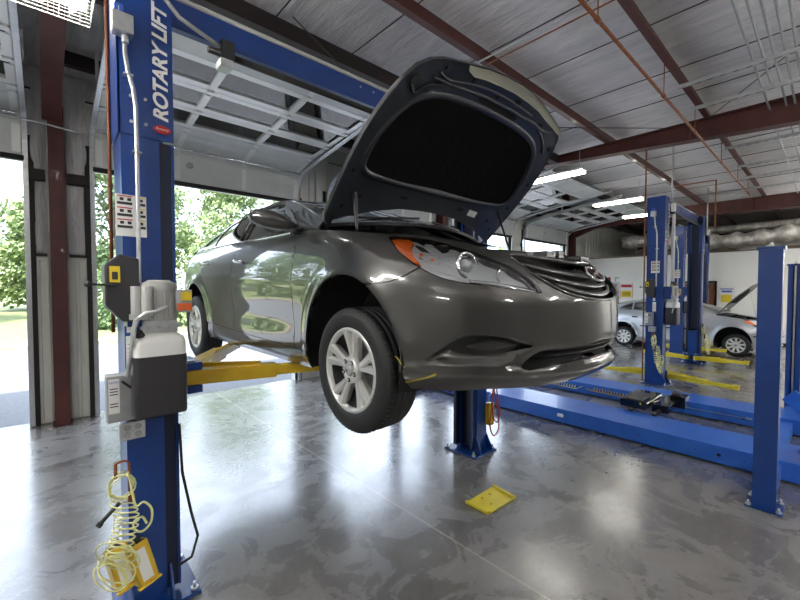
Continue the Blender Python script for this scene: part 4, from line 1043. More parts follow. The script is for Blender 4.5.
# shock towers of dark interior
def cabin(car, t):
    m = MB()
    for v in (.36,-.36):
        for u in (2.55, 3.45):
            if u > 3: continue
            a = car.w(u-.25,v-.24,1.6); b = car.w(u+.25,v+.24,1.78); m.bx(a.x,b.x,a.y,b.y,a.z,b.z)
            a = car.w(u+.20,v-.23,1.75); b = car.w(u+.33,v+.23,2.28); m.bx(a.x,b.x,a.y,b.y,a.z,b.z)
            a = car.w(u+.24,v-.12,2.30); b = car.w(u+.33,v+.12,2.46); m.bx(a.x,b.x,a.y,b.y,a.z,b.z)
    m.build('front_seats', 'seat', t, bevel=.04, weld=False)
    m = MB(); a = car.w(3.2,-.62,1.6); b = car.w(3.75,.62,1.82); m.bx(a.x,b.x,a.y,b.y,a.z,b.z); a = car.w(3.7,-.62,1.8); b = car.w(3.85,.62,2.30); m.bx(a.x,b.x,a.y,b.y,a.z,b.z); m.build('rear_seat', 'seat', t, bevel=.04, weld=False)
    m = MB(); m.grid(lambda a, b: car.w(1.45+.55*a, .78*(2*b-1), 2.24-.03*a-.12*max(0,a-.7)/.3), 4, 8); m.build('dashboard', 'plastic_black', t)
    m = MB(); c = car.w(2.08,-.36,2.16); m.tube([c+Vector((.18*cos(q), .06*sin(q), .17*sin(q))) for q in [2*pi*i/24 for i in range(25)]], .014, 8, caps=False); m.bar(c-Vector((.17,0,0)), c+Vector((.17,0,0)), .03, .02); m.build('steering_wheel', 'plastic_black', t)
    m = MB(); a = car.w(2.25,-.12,2.50); b = car.w(2.28,.12,2.56); m.bx(a.x,b.x,a.y,b.y,a.z,b.z); m.build('rear_view_mirror', 'plastic_black', t, bevel=.01)
cabin(G, car1)
# wipers
for v0, v1 in ((.62,.02),(-.05,-.60)):
    m = MB(); m.tube([top1(1.50+.0, v0*1.2)+Vector((0,0,.012)), top1(1.56, v1*1.2)+Vector((0,-.0,.018))], .008, 6); m.build('wiper', 'plastic_black', car1)
# ---------------------------------------------------------------- hoods
def hood(car, t, al, uh, zh, outline, pad, paint, inner, detail=True, kL=1):
    ca, sa = cos(radians(al)), sin(radians(al))
    def H(v, L, h=0):
        # v lateral, L along the hood from the hinge, h outwards (up) from the inner skin
        f = min(1, max(0, L)/1.16); crown = .085*max(0, 1-(v/.88)**2)*4*f*(1-f)
        hh = h-.056+crown
        return car.w(uh-L*ca+hh*sa, v, zh+L*sa+hh*ca)
    def fn_of(h, up):
        def fn(v, L):
            e = .01; p = H(v, L, h); n = (H(v+e, L, h)-H(v-e, L, h)).cross(H(v, L+e, h)-H(v, L-e, h)).normalized()
            if (n.z > 0) != up: n = -n
            return p, n
        return fn
    OUT = outline
    sk = car.panel('hood', OUT, paint, t, step=.06, fn=fn_of(.055, True), rim=.012)
    ins = car.panel('hood_inner_panel', shrink(OUT, .008), inner, sk, [pad], step=.05, fn=fn_of(.035, False), rim=-.0)
    # folded hem joining both
    m = MB(); loop = resample(OUT, .03); k = len(loop)
    vs = [H(v, L, .055) for v, L in loop]+[H(v*.995, L, .030) for v, L in loop]+[H(*q, .033) for q in shrink(loop, .022)]
    m.add(vs, [(i,(i+1)%k,k+(i+1)%k,k+i) for i in range(k)]+[(k+i,k+(i+1)%k,2*k+(i+1)%k,2*k+i) for i in range(k)], 0, False); m.build('hood_hem', inner, sk, weld=False)
    # rolled lip around the pad and the recessed insulation pad
    m = MB(); loop = resample(pad, .03); k = len(loop)
    vs = [H(*q, .035) for q in shrink(loop, -.002)]+[H(*q, .020) for q in shrink(loop, .012)]+[H(*q, .030) for q in shrink(loop, .034)]+[H(*q, .048) for q in shrink(loop, .05)]
    m.add(vs, [(r*k+i,r*k+(i+1)%k,(r+1)*k+(i+1)%k,(r+1)*k+i) for r in range(3) for i in range(k)], 0, True); m.build('pad_lip', inner, sk, weld=False)
    car.panel('hood_insulation', shrink(pad, .03), 'hood_pad', sk, step=.05, fn=lambda v, L: (H(v, L, .044-.012*abs(sin(3.1*v)*sin(5*L))), fn_of(.044, False)(v, L)[1]), rim=0)
    return H, fn_of, sk
HO = [(.0,.165),(.1,.165),(.3,.155),(.52,.112),(.70,.055),(.80,.01),(.842,-.012),(.862,.04),(.868,.15),(.872,.28),(.875,.42),(.868,.58),(.845,.72),(.82,.82),(.785,.91),(.74,.985),(.68,1.035),(.6,1.068),(.45,1.10),(.3,1.13),(.15,1.148),(0,1.155)]
HO = [(a*.985, b) for a, b in HO]; HO = HO+[(-a, b) for a, b in HO[::-1]][1:-1]
PAD = spline([(0,.290),(.35,.300),(.60,.320),(.72,.345),(.775,.40),(.785,.50),(.765,.62),(.72,.73),(.66,.82),(.57,.885),(.44,.925),(.22,.945),(0,.950)], False, 3)
PAD = [(a*.98, b) for a, b in PAD]; PAD = PAD+[(-a, b) for a, b in PAD[::-1]][1:-1]
H, HF, hd = hood(G, car1, 43, 1.42, 2.30, HO, PAD, 'paint_grey', 'hood_inner')
# sealant strip along the leading edge
sl_in = [(.42,1.072),(.36,1.060),(.28,1.075),(.15,1.088),(0,1.095),(-.15,1.09),(-.3,1.078),(-.42,1.055),(-.55,1.035),(-.65,1.015)]
sl_out = [(-.70,1.020),(-.66,1.040),(-.6,1.062),(-.45,1.094),(-.3,1.124),(-.15,1.142),(0,1.149),(.15,1.142),(.3,1.124),(.44,1.096)]
G.panel('edge_sealant', [(-a if 0 else a, b) for a, b in sl_in+sl_out], 'sealant', hd, step=.03, fn=lambda v, L: (H(v, L, .021), HF(.03, False)(v, L)[1]), rim=-.006, label='cream coloured sealant strip')
m = MB()
def rib(pts, r): m.tube([H(v, L, .028) for v, L in sp(pts)], r, 8)
rib([(.58,1.0),(.50,.985),(.42,1.0),(.25,1.035),(.05,1.045),(-.15,1.04),(-.3,1.03)], .008)
rib([(.60,.965),(.40,.975),(.2,.995),(0,1.0),(-.25,1.0),(-.45,.98),(-.6,.92),(-.68,.86)], .010)
rib([(-.60,1.0),(-.5,.985),(-.35,1.0),(-.2,1.0)], .012)
rib([(.72,.9),(.66,.86),(.60,.92),(.52,.95)], .007)
m.build('stiffening_rib', 'hood_inner', hd, weld=False)
m = MB(); pts = [(.20,.965),(.205,.985),(.15,.992),(-.15,.990),(-.21,.975),(-.20,.955),(-.15,.952),(.15,.956)]
G.panel('latch_slot', [(a, b-.0) for a, b in pts], 'void', hd, step=.05, fn=lambda v, L: (H(v, L, .0345-.001), HF(.03, False)(v, L)[1]), rim=0)
for v, L, r in ((.70,.92,.030),(.81,.62,.016),(-.80,.60,.016),(.55,1.03,.012),(-.72,.9,.02)): MB().tube([H(v, L, .034), H(v, L, .018)], [r, r*.8], 14).build('rubber_buffer', 'rubber', hd)
for v, L, a, b in ((.66,.20,.022,.012),(.30,.235,.035,.012),(-.30,.235,.035,.012),(.795,.36,.012,.012),(-.66,.20,.02,.012),(-.78,.36,.012,.012),(.76,.12,.012,.012),(-.75,.13,.014,.010),(-.1,1.06,.03,.014),(.08,1.03,.014,.014),(.33,1.04,.012,.012),(-.45,1.01,.02,.01)):
    c = [H(v-a, L-b, .0335), H(v+a, L-b, .0335), H(v+a, L+b, .0335), H(v-a, L+b, .0335)]; MB().add(c, [(0,1,2,3)]).build('panel_hole', 'void', hd)
G.panel('warning_label', [(-.50,.20),(-.40,.205),(-.40,.255),(-.50,.25)], 'label_white', hd, step=.1, fn=lambda v, L: (H(v, L, .033), HF(.03, False)(v, L)[1]), rim=0, label='small white sticker')
m = MB(); m.tube([H(.71,.22,.03), G.w(1.22,.72,2.2)], .011, 8); m.tube([H(.71,.22,.03)+Vector((0,0,0)), (H(.71,.22,.03)+G.w(1.22,.72,2.2))/2], .015, 8); m.build('hood_strut', 'plastic_black', car1, weld=False)
m = MB(); m.tube([H(-.71,.30,.03), G.w(1.05,-.66,2.17)], .008, 8); m.build('hood_strut', 'plastic_black', car1, weld=False)
for sg in (1, -1):
    m = MB(); m.bar(H(sg*.80,.06,.03), G.w(1.50,sg*.78,2.2), .03, .006); m.build('hood_hinge', 'hood_inner', car1)
# ---------------------------------------------------------------- the silver sedan
S = Car(14.75, .73, .0, .97, .95, 1.05)
car2 = thing('sedan_car', 'silver four door sedan with its hood up, parked behind the far blue lifts', 'car', (14.75, 3.0, 0))
build_car(S, car2, detail=False, paint='paint_silver'); cabin(S, car2)
for u in (1.00, 3.88):
    for sg in (1, -1): wheel_part(S, car2, u, 1.17+.31/1.05, sg, R=.31, spokes=9, detail=False, vo=.90)
for mr in (False, True):
    c = mirror_pts if mr else (lambda h: h)
    S.panel('headlight', c([(.42,1.97),(.45,2.06),(.6,2.10),(.80,2.115),(.93,2.10),(.93,2.03),(.80,2.0),(.6,1.97)]), 'lamp_bowl', car2, step=.05, off=.004, rim=.01, mirror=False)
    S.panel('turn_signal', c([(.80,2.0),(.80,2.115),(.93,2.10),(.98,2.06),(.93,2.03)]), 'amber', car2, step=.05, off=.006, rim=.01, label='orange turn signal')
    S.panel('side_moulding', c([(su(1.75,1.80),1.80),(su(1.75,1.835),1.835),(su(2.6,1.835),1.835),(su(3.38,1.84),1.84),(su(3.38,1.805),1.805),(su(2.6,1.80),1.80)]), 'plastic_black', car2, step=.1, off=.010, rim=.01)
    S.panel('bumper_strip', c([(.02,1.70),(.02,1.735),(.5,1.735),(1.05,1.735),(1.05,1.70),(.5,1.70)]), 'plastic_black', car2, step=.1, off=.008, rim=.01)
S.panel('grille', GR2(), 'gloss_black', car2, step=.08, fn=offs(S, lambda a, b: -.02), rim=0)
for sg in (1, -1):
    m = MB(); m.sphere(S.w(1.82, sg*.98, 2.30), (.10,.055,.06), 14, 10); m.build('door_mirror', 'paint_silver', car2)
    for u in (2.62, 3.55):
        s = su(u, 2.08); S.panel('door_handle', [(s-.09,2.06),(s+.09,2.06),(s+.09,2.10),(s-.09,2.10)], 'plastic_black', car2, step=.1, off=.012, rim=.012, mirror=(sg < 0))
HO2 = [(a*.93, b*.98+.02) for a, b in HO]; PAD2 = [(a*.93, b) for a, b in PAD]
H2, HF2, hd2 = hood(S, car2, 45, 1.46, 2.26, HO2, PAD2, 'paint_silver', 'hood_inner', False)
m = MB(); m.tube([H2(-.5,.85,.03), S.w(.72,-.60,2.12)], .006, 6); m.build('prop_rod', 'zinc', car2)
# ================================================================ LIFTS
def helix(p, q, r, turns, n=14, e=.0, wob=0):
    p = Vector(p); q = Vector(q); d = (q-p).normalized(); a = d.orthogonal().normalized(); b = d.cross(a); N = int(turns*n); out = []
    for i in range(N+1):
        f = i/N; t = 2*pi*turns*f; rr = r*(1+wob*sin(5*t*.13)); out.append(p+(q-p)*f+a*rr*cos(t)+b*rr*sin(t))
    return out
def two_post_lift(cx, cy, label, zc, arms, near=True, air=None, group='two post car lifts', rev=False):
    """cx, cy: centre; zc: underside height of the carriages; arms: list of (side, tip x, tip y)"""
    t = thing('two_post_lift', label, 'car lift', (cx, cy, 0), group)
    HX = 1.72            # outer face of each column from the centre line
    y0, y1 = cy-.17, cy+.12
    for sg in (-1, 1):
        X = lambda d: cx+sg*(HX-d)     # d measured inwards from the outer face
        m = MB(); T = .012
        m.bx(X(0),X(T),y0,y1,.02,3.45)                      # back
        m.bx(X(T),X(.185),y0,y0+T,.02,3.45).bx(X(T),X(.185),y1-T,y1,.02,3.45)
        m.bx(X(.185-T),X(.185),y0+T,y0+.07,.02,3.45).bx(X(.185-T),X(.185),y1-.07,y1-T,.02,3.45)
        col = m.build('column', 'blue', t, weld=False)
        m = MB(); m.bx(X(.08),X(.16),y0+.05,y1-.05,.03,3.4); m.build('column_channel', 'blue_dark', col)
        m = MB(); m.bx(X(.185),X(.26),y0+.012,y0+.05,.05,2.72).bx(X(.185),X(.26),y1-.05,y1-.012,.05,2.72); m.build('slide_rail', 'blue_dark', col, weld=False)  # dark strips: shade of the column's open side put into the colour
        m = MB(); m.bx(X(.248),X(.262),y0+.006,y0+.018,.05,2.72); m.build('rail_edge', 'blue', col)
        # wrap-round extension at the top
        m = MB(); m.bx(X(-.008),X(.26),y0-.008,y0+.004,2.73,3.62).bx(X(-.008),X(.26),y1-.004,y1+.008,2.73,3.62).bx(X(-.012),X(0),y0-.008,y1+.008,2.73,3.62).bx(X(.17),X(.18),y0-.016,y0-.008,2.73,3.62)
        ex = m.build('column_extension', 'blue', t, weld=False)
        for d in (.05,.12):
            for z in (2.80,2.94): MB().cyl((X(d),y0-.008,z),(X(d),y0-.016,z),.009,8).build('extension_bolt', 'zinc', ex)
        m = MB(); m.cyl((X(.15),y0+.04,3.55),(X(.15),y1-.04,3.55),.10,24); m.build('cable_sheave', 'cable_black', ex)
        # base plate with gussets and anchors
        m = MB(); m.bx(X(-.06),X(.35),y0-.10,y1+.05,0,.02); bp = m.build('base_plate', 'blue', t, bevel=.003)
        for d in (0,.20): MB().add([(X(d),y0-.10,.02),(X(d),y0,.02),(X(d),y0,.20),(X(d+.012),y0-.10,.02),(X(d+.012),y0,.02),(X(d+.012),y0,.20)], [(0,1,2),(3,5,4),(0,3,4,1),(1,4,5,2),(2,5,3,0)]).build('gusset', 'blue', bp)
        for d, y in ((-.035,y0-.06),(.32,y0-.06),(-.035,y1+.025),(.32,y1+.025)): MB().cyl((X(d),y,.02),(X(d),y,.034),.022,10).cyl((X(d),y,.034),(X(d),y,.065),.010,8).build('anchor_bolt', 'zinc', bp)
        # carriage
        m = MB(); m.bx(X(.17),X(.26),y0+.03,y1-.03,zc,zc+.75).bx(X(.27),X(.40),y0+.0,y1-.0,zc+.0,zc+.045).bx(X(.27),X(.40),y0,y1,zc+.145,zc+.19).bx(X(.27),X(.285),y0-.02,y1+.02,zc,zc+.19)
        ca = m.build('carriage', 'blue', t, weld=False)
        for dy in (.055, .240): 
            m = MB(); m.cyl((X(.35),y0+dy,zc-.01),(X(.35),y0+dy,zc+.20),.022,12); m.build('arm_pin', 'zinc', ca)
    for sg, tx, ty in arms:
        X = lambda d: cx+sg*(HX-d)
        py = y0+(.055 if ty < cy else .240); z = zc+.095
        a = Vector((X(.35), py, z)); b = Vector((tx, ty, z)); mid = a+(b-a)*.62
        am = 'yellow' if near else 'yellow_lemon'
        m = MB(); m.bar(a-(b-a).normalized()*.04, mid, .10, .09); arm = m.build('swing_arm', am, t, bevel=.004)
        m = MB(); m.bar(a+(b-a)*.30+Vector((0,0,-.0)), b+(b-a).normalized()*.04, .075, .065); m.build('arm_extension', am, arm, bevel=.003)
        m = MB(); dd = (b-a).normalized(); s_ = Vector((-dd.y,dd.x,0))*(1 if ty > cy else -1)*sg
        m.bar(a+s_*.14+Vector((0,0,.05)), a+(b-a)*.5+Vector((0,0,.05)), .03, .03).bar(a+s_*.14+Vector((0,0,-.04)), a+s_*.14+Vector((0,0,.06)), .04, .04).bar(a, a+s_*.15, .05, .03); m.build('arm_restraint', am, arm, weld=False)
        m = MB(); m.cyl(b+Vector((0,0,-.035)), b+Vector((0,0,.03)), .042, 16); m.bar(b+Vector((-.07,0,.035)), b+Vector((.07,0,.035)), .10, .020); m.build('lift_pad', am if near else am, arm, weld=False)
    # overhead beam and padded shut-off bar
    m = MB(); m.bx(cx-HX+.05,cx+HX-.05,cy-.09,cy-.08,3.46,3.63).bx(cx-HX+.05,cx+HX-.05,cy-.08,cy+.06,3.62,3.63).bx(cx-HX+.05,cx+HX-.05,cy-.10,cy-.05,3.455,3.467)
    m.bx(cx-.25,cx-.05,cy-.094,cy-.09,3.50,3.61)
    bm_ = m.build('overhead_beam', 'blue', t, weld=False)
    for q in (0,.14,.5,.64): MB().cyl((cx-.02+q,cy-.09,3.585),(cx-.02+q,cy-.096,3.585),.008,8).build('beam_bolt', 'zinc', bm_)
    m = MB().cyl((cx-1.5,cy,3.70),(cx+1.6,cy,3.70),.020,10); m.build('cable_tube', 'motor', bm_)
    m = MB(); m.cyl((cx-1.25,cy-.14,3.385),(cx+1.45,cy-.14,3.385),.022,12); m.build('shutoff_bar', 'cable_black', bm_)
    m = MB(); m.bx(cx-1.18,cx-1.10,cy-.19,cy-.11,3.34,3.46); m.build('shutoff_switch', 'cable_black', bm_, bevel=.004)
    m = MB(); m.bx(cx-1.19,cx-1.11,cy-.19,cy-.09,3.29,3.34); m.build('switch_cover', 'zinc', bm_, bevel=.004)
    # lettering on the near-left extension
    Xl = cx-HX
    text_part('ROTARY LIFT', 'lettering', 'label_white', t, (Xl+.232, y0-.0175, 2.84), (0,0,1), (-1,0,0), .078, .67, depth=-.0, shear=.25, bold=.034, label='white lettering ROTARY LIFT reading upwards')
    m = MB(); m.sphere((Xl+.200,y0-.016,2.79),(.045,.003,.024), 20, 10)
    bd = m.build('maker_badge', 'label_red', t); bd['label'] = 'red oval badge with white script'
    text_part('Rotary', 'badge_text', 'label_white', bd, (Xl+.165, y0-.0205, 2.782), (1,0,0), (0,0,1), .017, .070, depth=0, shear=.3, bold=.01)
    return t, Xl, y0
def post_equipment(t, Xl, y0, near=True):
    """power unit, boxes, decals on the left column's front face"""
    # lock release cover
    prof = [(y0-.13,1.74),(y0-.005,1.66),(y0-.005,2.05),(y0-.06,2.06),(y0-.15,1.95)]
    m = MB(); m.prism([(Xl-.075,1.78),(Xl+.0,1.69),(Xl+.075,1.69),(Xl+.075,2.03),(Xl-.01,2.05),(Xl-.075,1.99)], 'y', y0-.13, y0-.002)
    lc = m.build('lock_cover', 'tank_dark', t, bevel=.008)
    MB().bx(Xl-.055,Xl-.01,y0-.134,y0-.130,1.90,1.985).build('warning_label', 'label_yellow', lc); MB().bx(Xl-.045,Xl-.02,y0-.136,y0-.134,1.915,1.955).build('label_mark', 'label_ink', lc)
    m = MB(); m.tube([(Xl-.03,y0-.14,1.885),(Xl-.14,y0-.15,1.89)], .006, 8).sphere((Xl-.145,y0-.15,1.89), .016, 12, 8); m.build('release_lever', 'cable_black', lc, weld=False)
    # power unit : motor, valve block, tank
    ux = Xl+.160; uy = y0-.11
    tank = MB(); tank.lathe([(1.62,.0),(1.62,.06),(1.605,.085),(1.575,.115),(1.555,.12),(1.50,.12)], (ux,uy,0), 'z', 4, sm=False)
    tank = MB()
    def rr(w, d, z, r=.035, n=5):
        out = []
        for cx_, cy_, a0 in ((w-r,d-r,0),(-w+r,d-r,90),(-w+r,-d+r,180),(w-r,-d+r,270)):
            for i in range(n+1): a = radians(a0+90*i/n); out.append((ux+cx_+r*cos(a), uy+cy_+r*sin(a), z))
        return out
    def stack(mb, L):
        n = len(L[0]); vs = [p for l in L for p in l]; mb.add(vs, [(i*n+j,i*n+(j+1)%n,(i+1)*n+(j+1)%n,(i+1)*n+j) for i in range(len(L)-1) for j in range(n)], 0, True)
        mb.add(L[0], [tuple(range(n))[::-1]]); mb.add(L[-1], [tuple(range(n))])
    stack(tank, [rr(.125,.10,1.485),rr(.125,.10,1.57),rr(.115,.09,1.60),rr(.085,.07,1.622),rr(.07,.06,1.63)])
    pu = tank.build('power_unit', 'white_plastic', t, weld=False); pu['label'] = 'power unit with grey motor and white topped oil tank'
    m = MB(); stack(m, [rr(.120,.095,1.17,.02),rr(.127,.10,1.18,.03),rr(.128,.102,1.30,.03),rr(.128,.102,1.50,.03)]); m.build('oil_tank', 'tank_dark', pu, weld=False)
    m = MB(); m.cyl((ux-.085,uy-.06,1.60),(ux-.105,uy-.07,1.635),.022,12); m.build('filler_cap', 'cable_black', pu)
    m = MB(); m.bx(ux-.075,ux+.085,uy-.075,uy+.075,1.625,1.69)
    for dx in (-.05,0,.05): m.cyl((ux+dx,uy-.075,1.655),(ux+dx,uy-.095,1.655),.012,8)
    m.cyl((ux+.085,uy-.02,1.66),(ux+.12,uy-.02,1.66),.014,8); m.build('valve_block', 'zinc', pu, bevel=.004)
    m = MB(); m.cyl((ux+.01,uy,1.69),(ux+.01,uy,1.86),.080,28).cyl((ux+.01,uy,1.86),(ux+.01,uy,1.90),.088,28).cyl((ux+.01,uy,1.90),(ux+.01,uy,1.915),.075,28,r2=.05)
    for q in range(22):
        a = 2*pi*q/22; m.bar((ux+.01+.084*cos(a),uy+.084*sin(a),1.70),(ux+.01+.084*cos(a),uy+.084*sin(a),1.85),.004,.012,up=(cos(a),sin(a),0))
    m.build('motor', 'motor', pu, weld=False)
    m = MB(); m.bx(ux+.075,ux+.155,uy-.10,uy+.02,1.735,1.86); jb = m.build('terminal_box', 'steel_grey', pu, bevel=.004)
    MB().bx(ux+.078,ux+.152,uy-.103,uy-.10,1.745,1.785).build('orange_label','label_orange',jb); MB().bx(ux+.10,ux+.152,uy-.103,uy-.10,1.80,1.85).build('yellow_label','label_yellow',jb)
    m = MB(); m.cyl((ux-.10,uy-.03,1.72),(ux-.10,uy-.03,1.88),.028,14).cyl((ux-.06,uy-.075,1.72),(ux-.06,uy-.075,1.88),.026,14).bx(ux-.135,ux-.03,uy-.06,uy+.03,1.70,1.73); m.build('motor_capacitor', 'motor', pu, weld=False)
    m = MB(); m.bx(ux-.14,ux+.0,uy+.0,y0-.002,1.66,1.90); m.build('mounting_bracket', 'blue', pu)
    m = MB(); m.tube([Vector(p) for p in ((ux+.03,uy-.09,1.77),(ux-.02,uy-.11,1.745),(ux-.075,uy-.11,1.735),(ux-.115,uy-.09,1.70),(ux-.125,uy-.07,1.63),(ux-.135,uy-.05,1.50),(ux-.15,uy-.03,1.40))], .011, 8)
    m.tube([(ux-.10,uy-.09,1.72),(ux-.12,uy-.10,1.66),(ux-.13,uy-.08,1.56)], .009, 8); m.build('flexible_conduit', 'zinc', pu, weld=False)
    # disconnect box with lettering, outlet box
    m = MB(); m.bx(Xl-.075,Xl+.055,y0-.10,y0-.002,1.15,1.40); eb = m.build('disconnect_box', 'steel_grey', t, bevel=.005)
    MB().bx(Xl-.068,Xl-.02,y0-.103,y0-.10,1.20,1.385).build('box_label','label_white',eb)
    if near: text_part('EATON', 'box_lettering', 'label_blue', eb, (Xl-.064,y0-.1045,1.362), (1,0,0), (0,0,1), .010, .040, depth=0, bold=.01)
    for z in (1.33,1.315,1.30,1.25,1.235): MB().bx(Xl-.063,Xl-.027,y0-.1045,y0-.103,z,z+.005).build('label_line', 'label_ink', eb)
    m = MB(); m.bar((Xl-.01,y0-.106,1.37),(Xl+.03,y0-.106,1.33),.025,.012); m.build('switch_handle', 'cable_black', eb)
    m = MB(); m.bx(Xl-.02,Xl+.10,y0-.07,y0-.002,1.03,1.13); ob = m.build('outlet_box', 'zinc', t, bevel=.006)
    for dx in (.015,.065):
        m = MB(); m.cyl((Xl+dx,y0-.071,1.10),(Xl+dx,y0-.074,1.10),.017,12).cyl((Xl+dx,y0-.071,1.06),(Xl+dx,y0-.074,1.06),.017,12); m.build('socket_face', 'steel_grey', ob, weld=False)
    # decals
    dz = [(2.335,2.385),(2.27,2.32),(2.205,2.255)]
    Xl -= .030; MB().bx(Xl+.02,Xl+.165,y0-.004,y0-.001,2.16,2.39).build('safety_decal', 'label_white', t)
    for z0, z1 in dz:
        for a, b, cl in ((.028,.098,'label_red'),(.118,.160,'label_yellow')):
            MB().bx(Xl+a,Xl+b,y0-.0055,y0-.004,z1-.006,z1).build('decal_band', cl, t)
            MB().bx(Xl+a,Xl+b,y0-.0055,y0-.004,z0,z0+.014).build('decal_band', 'label_ink', t)
            for q in range(2 if b-a > .05 else 1):
                xx = Xl+a+.012+q*.035; MB().bx(xx,xx+.018,y0-.0055,y0-.004,z0+.022,z1-.012).build('decal_pictogram', 'label_ink', t)
    Xl += .030; MB().bx(Xl+.025,Xl+.085,y0-.004,y0-.001,1.42,1.60).build('instruction_label', 'label_white', t)
    MB().bx(Xl+.03,Xl+.07,y0-.004,y0-.001,1.62,1.68).build('small_label', 'label_white', t)
    for q in range(6): MB().bx(Xl+.032,Xl+.075,y0-.0052,y0-.004,1.44+q*.022,1.445+q*.022).build('label_line', 'steel_grey', t)
    # conduit and junction box
    m = MB(); m.tube([(Xl+.045,y0-.03,3.24),(Xl+.045,y0-.03,3.16),(Xl+.055,y0-.035,3.06),(Xl+.078,y0-.04,2.97),(Xl+.088,y0-.04,2.88),(Xl+.090,y0-.04,2.7),(Xl+.088,y0-.04,1.95),(Xl+.088,y0-.04,1.90)], .0115, 10)
    m.bx(Xl+.035,Xl+.08,y0-.05,y0-.008,3.035,3.045).bx(Xl+.068,Xl+.112,y0-.05,y0-.0,2.62,2.63); m.build('conduit', 'zinc', t, weld=False)
    m = MB(); m.bx(Xl-.015,Xl+.08,y0-.09,y0-.010,3.24,3.34); m.cyl((Xl+.045,y0-.05,3.20),(Xl+.045,y0-.05,3.24),.018,10); j = m.build('junction_box', 'zinc', t, bevel=.005)
    m = MB(); m.bx(Xl+.0,Xl+.04,y0-.05,y0-.012,3.345,3.40); m.build('lift_number_plate', 'label_blue', t)
    text_part('1', 'lift_number', 'label_white', t, (Xl+.016,y0-.0515,3.355), (1,0,0), (0,0,1), .032, None, depth=0) if near else None
def rotated_equipment(t, Xl, y0):
    # on these lifts the boxes and decals sit on the column's back, the power unit on its side
    before = set(bpy.data.objects); post_equipment(t, Xl, y0, False)
    c = Vector((Xl+.155, y0+.145, 0))-org(t); M = Matrix.Translation(c) @ Matrix.Translation((-.022,-.10,0)) @ Matrix.Rotation(radians(-90), 4, 'Z') @ Matrix.Translation(-c)
    for o in set(bpy.data.objects)-before:
        top = o
        while top.parent and top.parent != t: top = top.parent
        if not top.name.startswith('power_unit') and o.type == 'MESH': o.data.transform(M)
def adapter_rack(t, Xl, y0):
    for dx, dy, dz in ((-.055,-.10,.455), (.035,-.135,.455)):
        M = Matrix.Translation(Vector((Xl+dx, y0+dy, dz))) @ Matrix.Rotation(radians(-14), 4, 'X') @ Matrix.Rotation(radians(-13), 4, 'Y') @ Matrix.Rotation(radians(12), 4, 'Z')
        m = MB(); m.M = M; m.bx(0,.10,0,.010,-.215,0).bx(0,.010,0,.075,-.215,0).bx(.090,.10,0,.075,-.215,0).bx(0,.10,.066,.076,-.215,0).bx(-.008,.108,-.010,.02,-.228,-.215)
        r = m.build('adapter_holder', 'yellow', t, bevel=.002, weld=False)
        n = MB(); n.M = M; n.bx(.022,.075,-.003,-.0005,-.20,-.03); n.build('holder_label', 'label_white', r)
        for ax_, tp in ((.032,.02),(.068,.03)): n = MB(); n.M = M; n.cyl((ax_,.04,-.05),(ax_,.04,tp),.015,12); n.build('height_adapter', 'cable_black', r)
# near lift
t1, XL1, Y01 = two_post_lift(2.04, 2.82, 'tall blue two post lift holding up the grey sedan, ROTARY LIFT on its near column', 1.215, [(-1,1.47,2.48),(-1,1.38,3.95),(1,2.73,2.48),(1,2.82,3.95)])
post_equipment(t1, XL1-.02, Y01); adapter_rack(t1, XL1-.06, Y01)
m = MB(); m.tube([Vector(p) for p in ((XL1+.15,2.66,3.60),(XL1+.22,2.64,3.56),(XL1+.30,2.64,3.48),(XL1+.46,2.66,3.44),(XL1+.56,2.67,3.42))], .013, 10); m.build('switch_cable', 'steel_grey', t1)
m = MB(); m.tube([Vector(p) for p in ((XL1+.26,2.63,1.05),(XL1+.27,2.62,.75),(XL1+.31,2.60,.5),(XL1+.34,2.58,.35),(XL1+.31,2.60,.22),(XL1+.24,2.63,.18))], .008, 8); m.build('hydraulic_hose', 'cable_black', t1)
tag(MB().tube([(XL1-.022,2.93,1.6),(XL1-.022,2.93,4.6)], .010, 8).build('copper_pipe', 'rust_pipe'), 'vertical copper coloured pipe behind the near blue column', 'pipe')
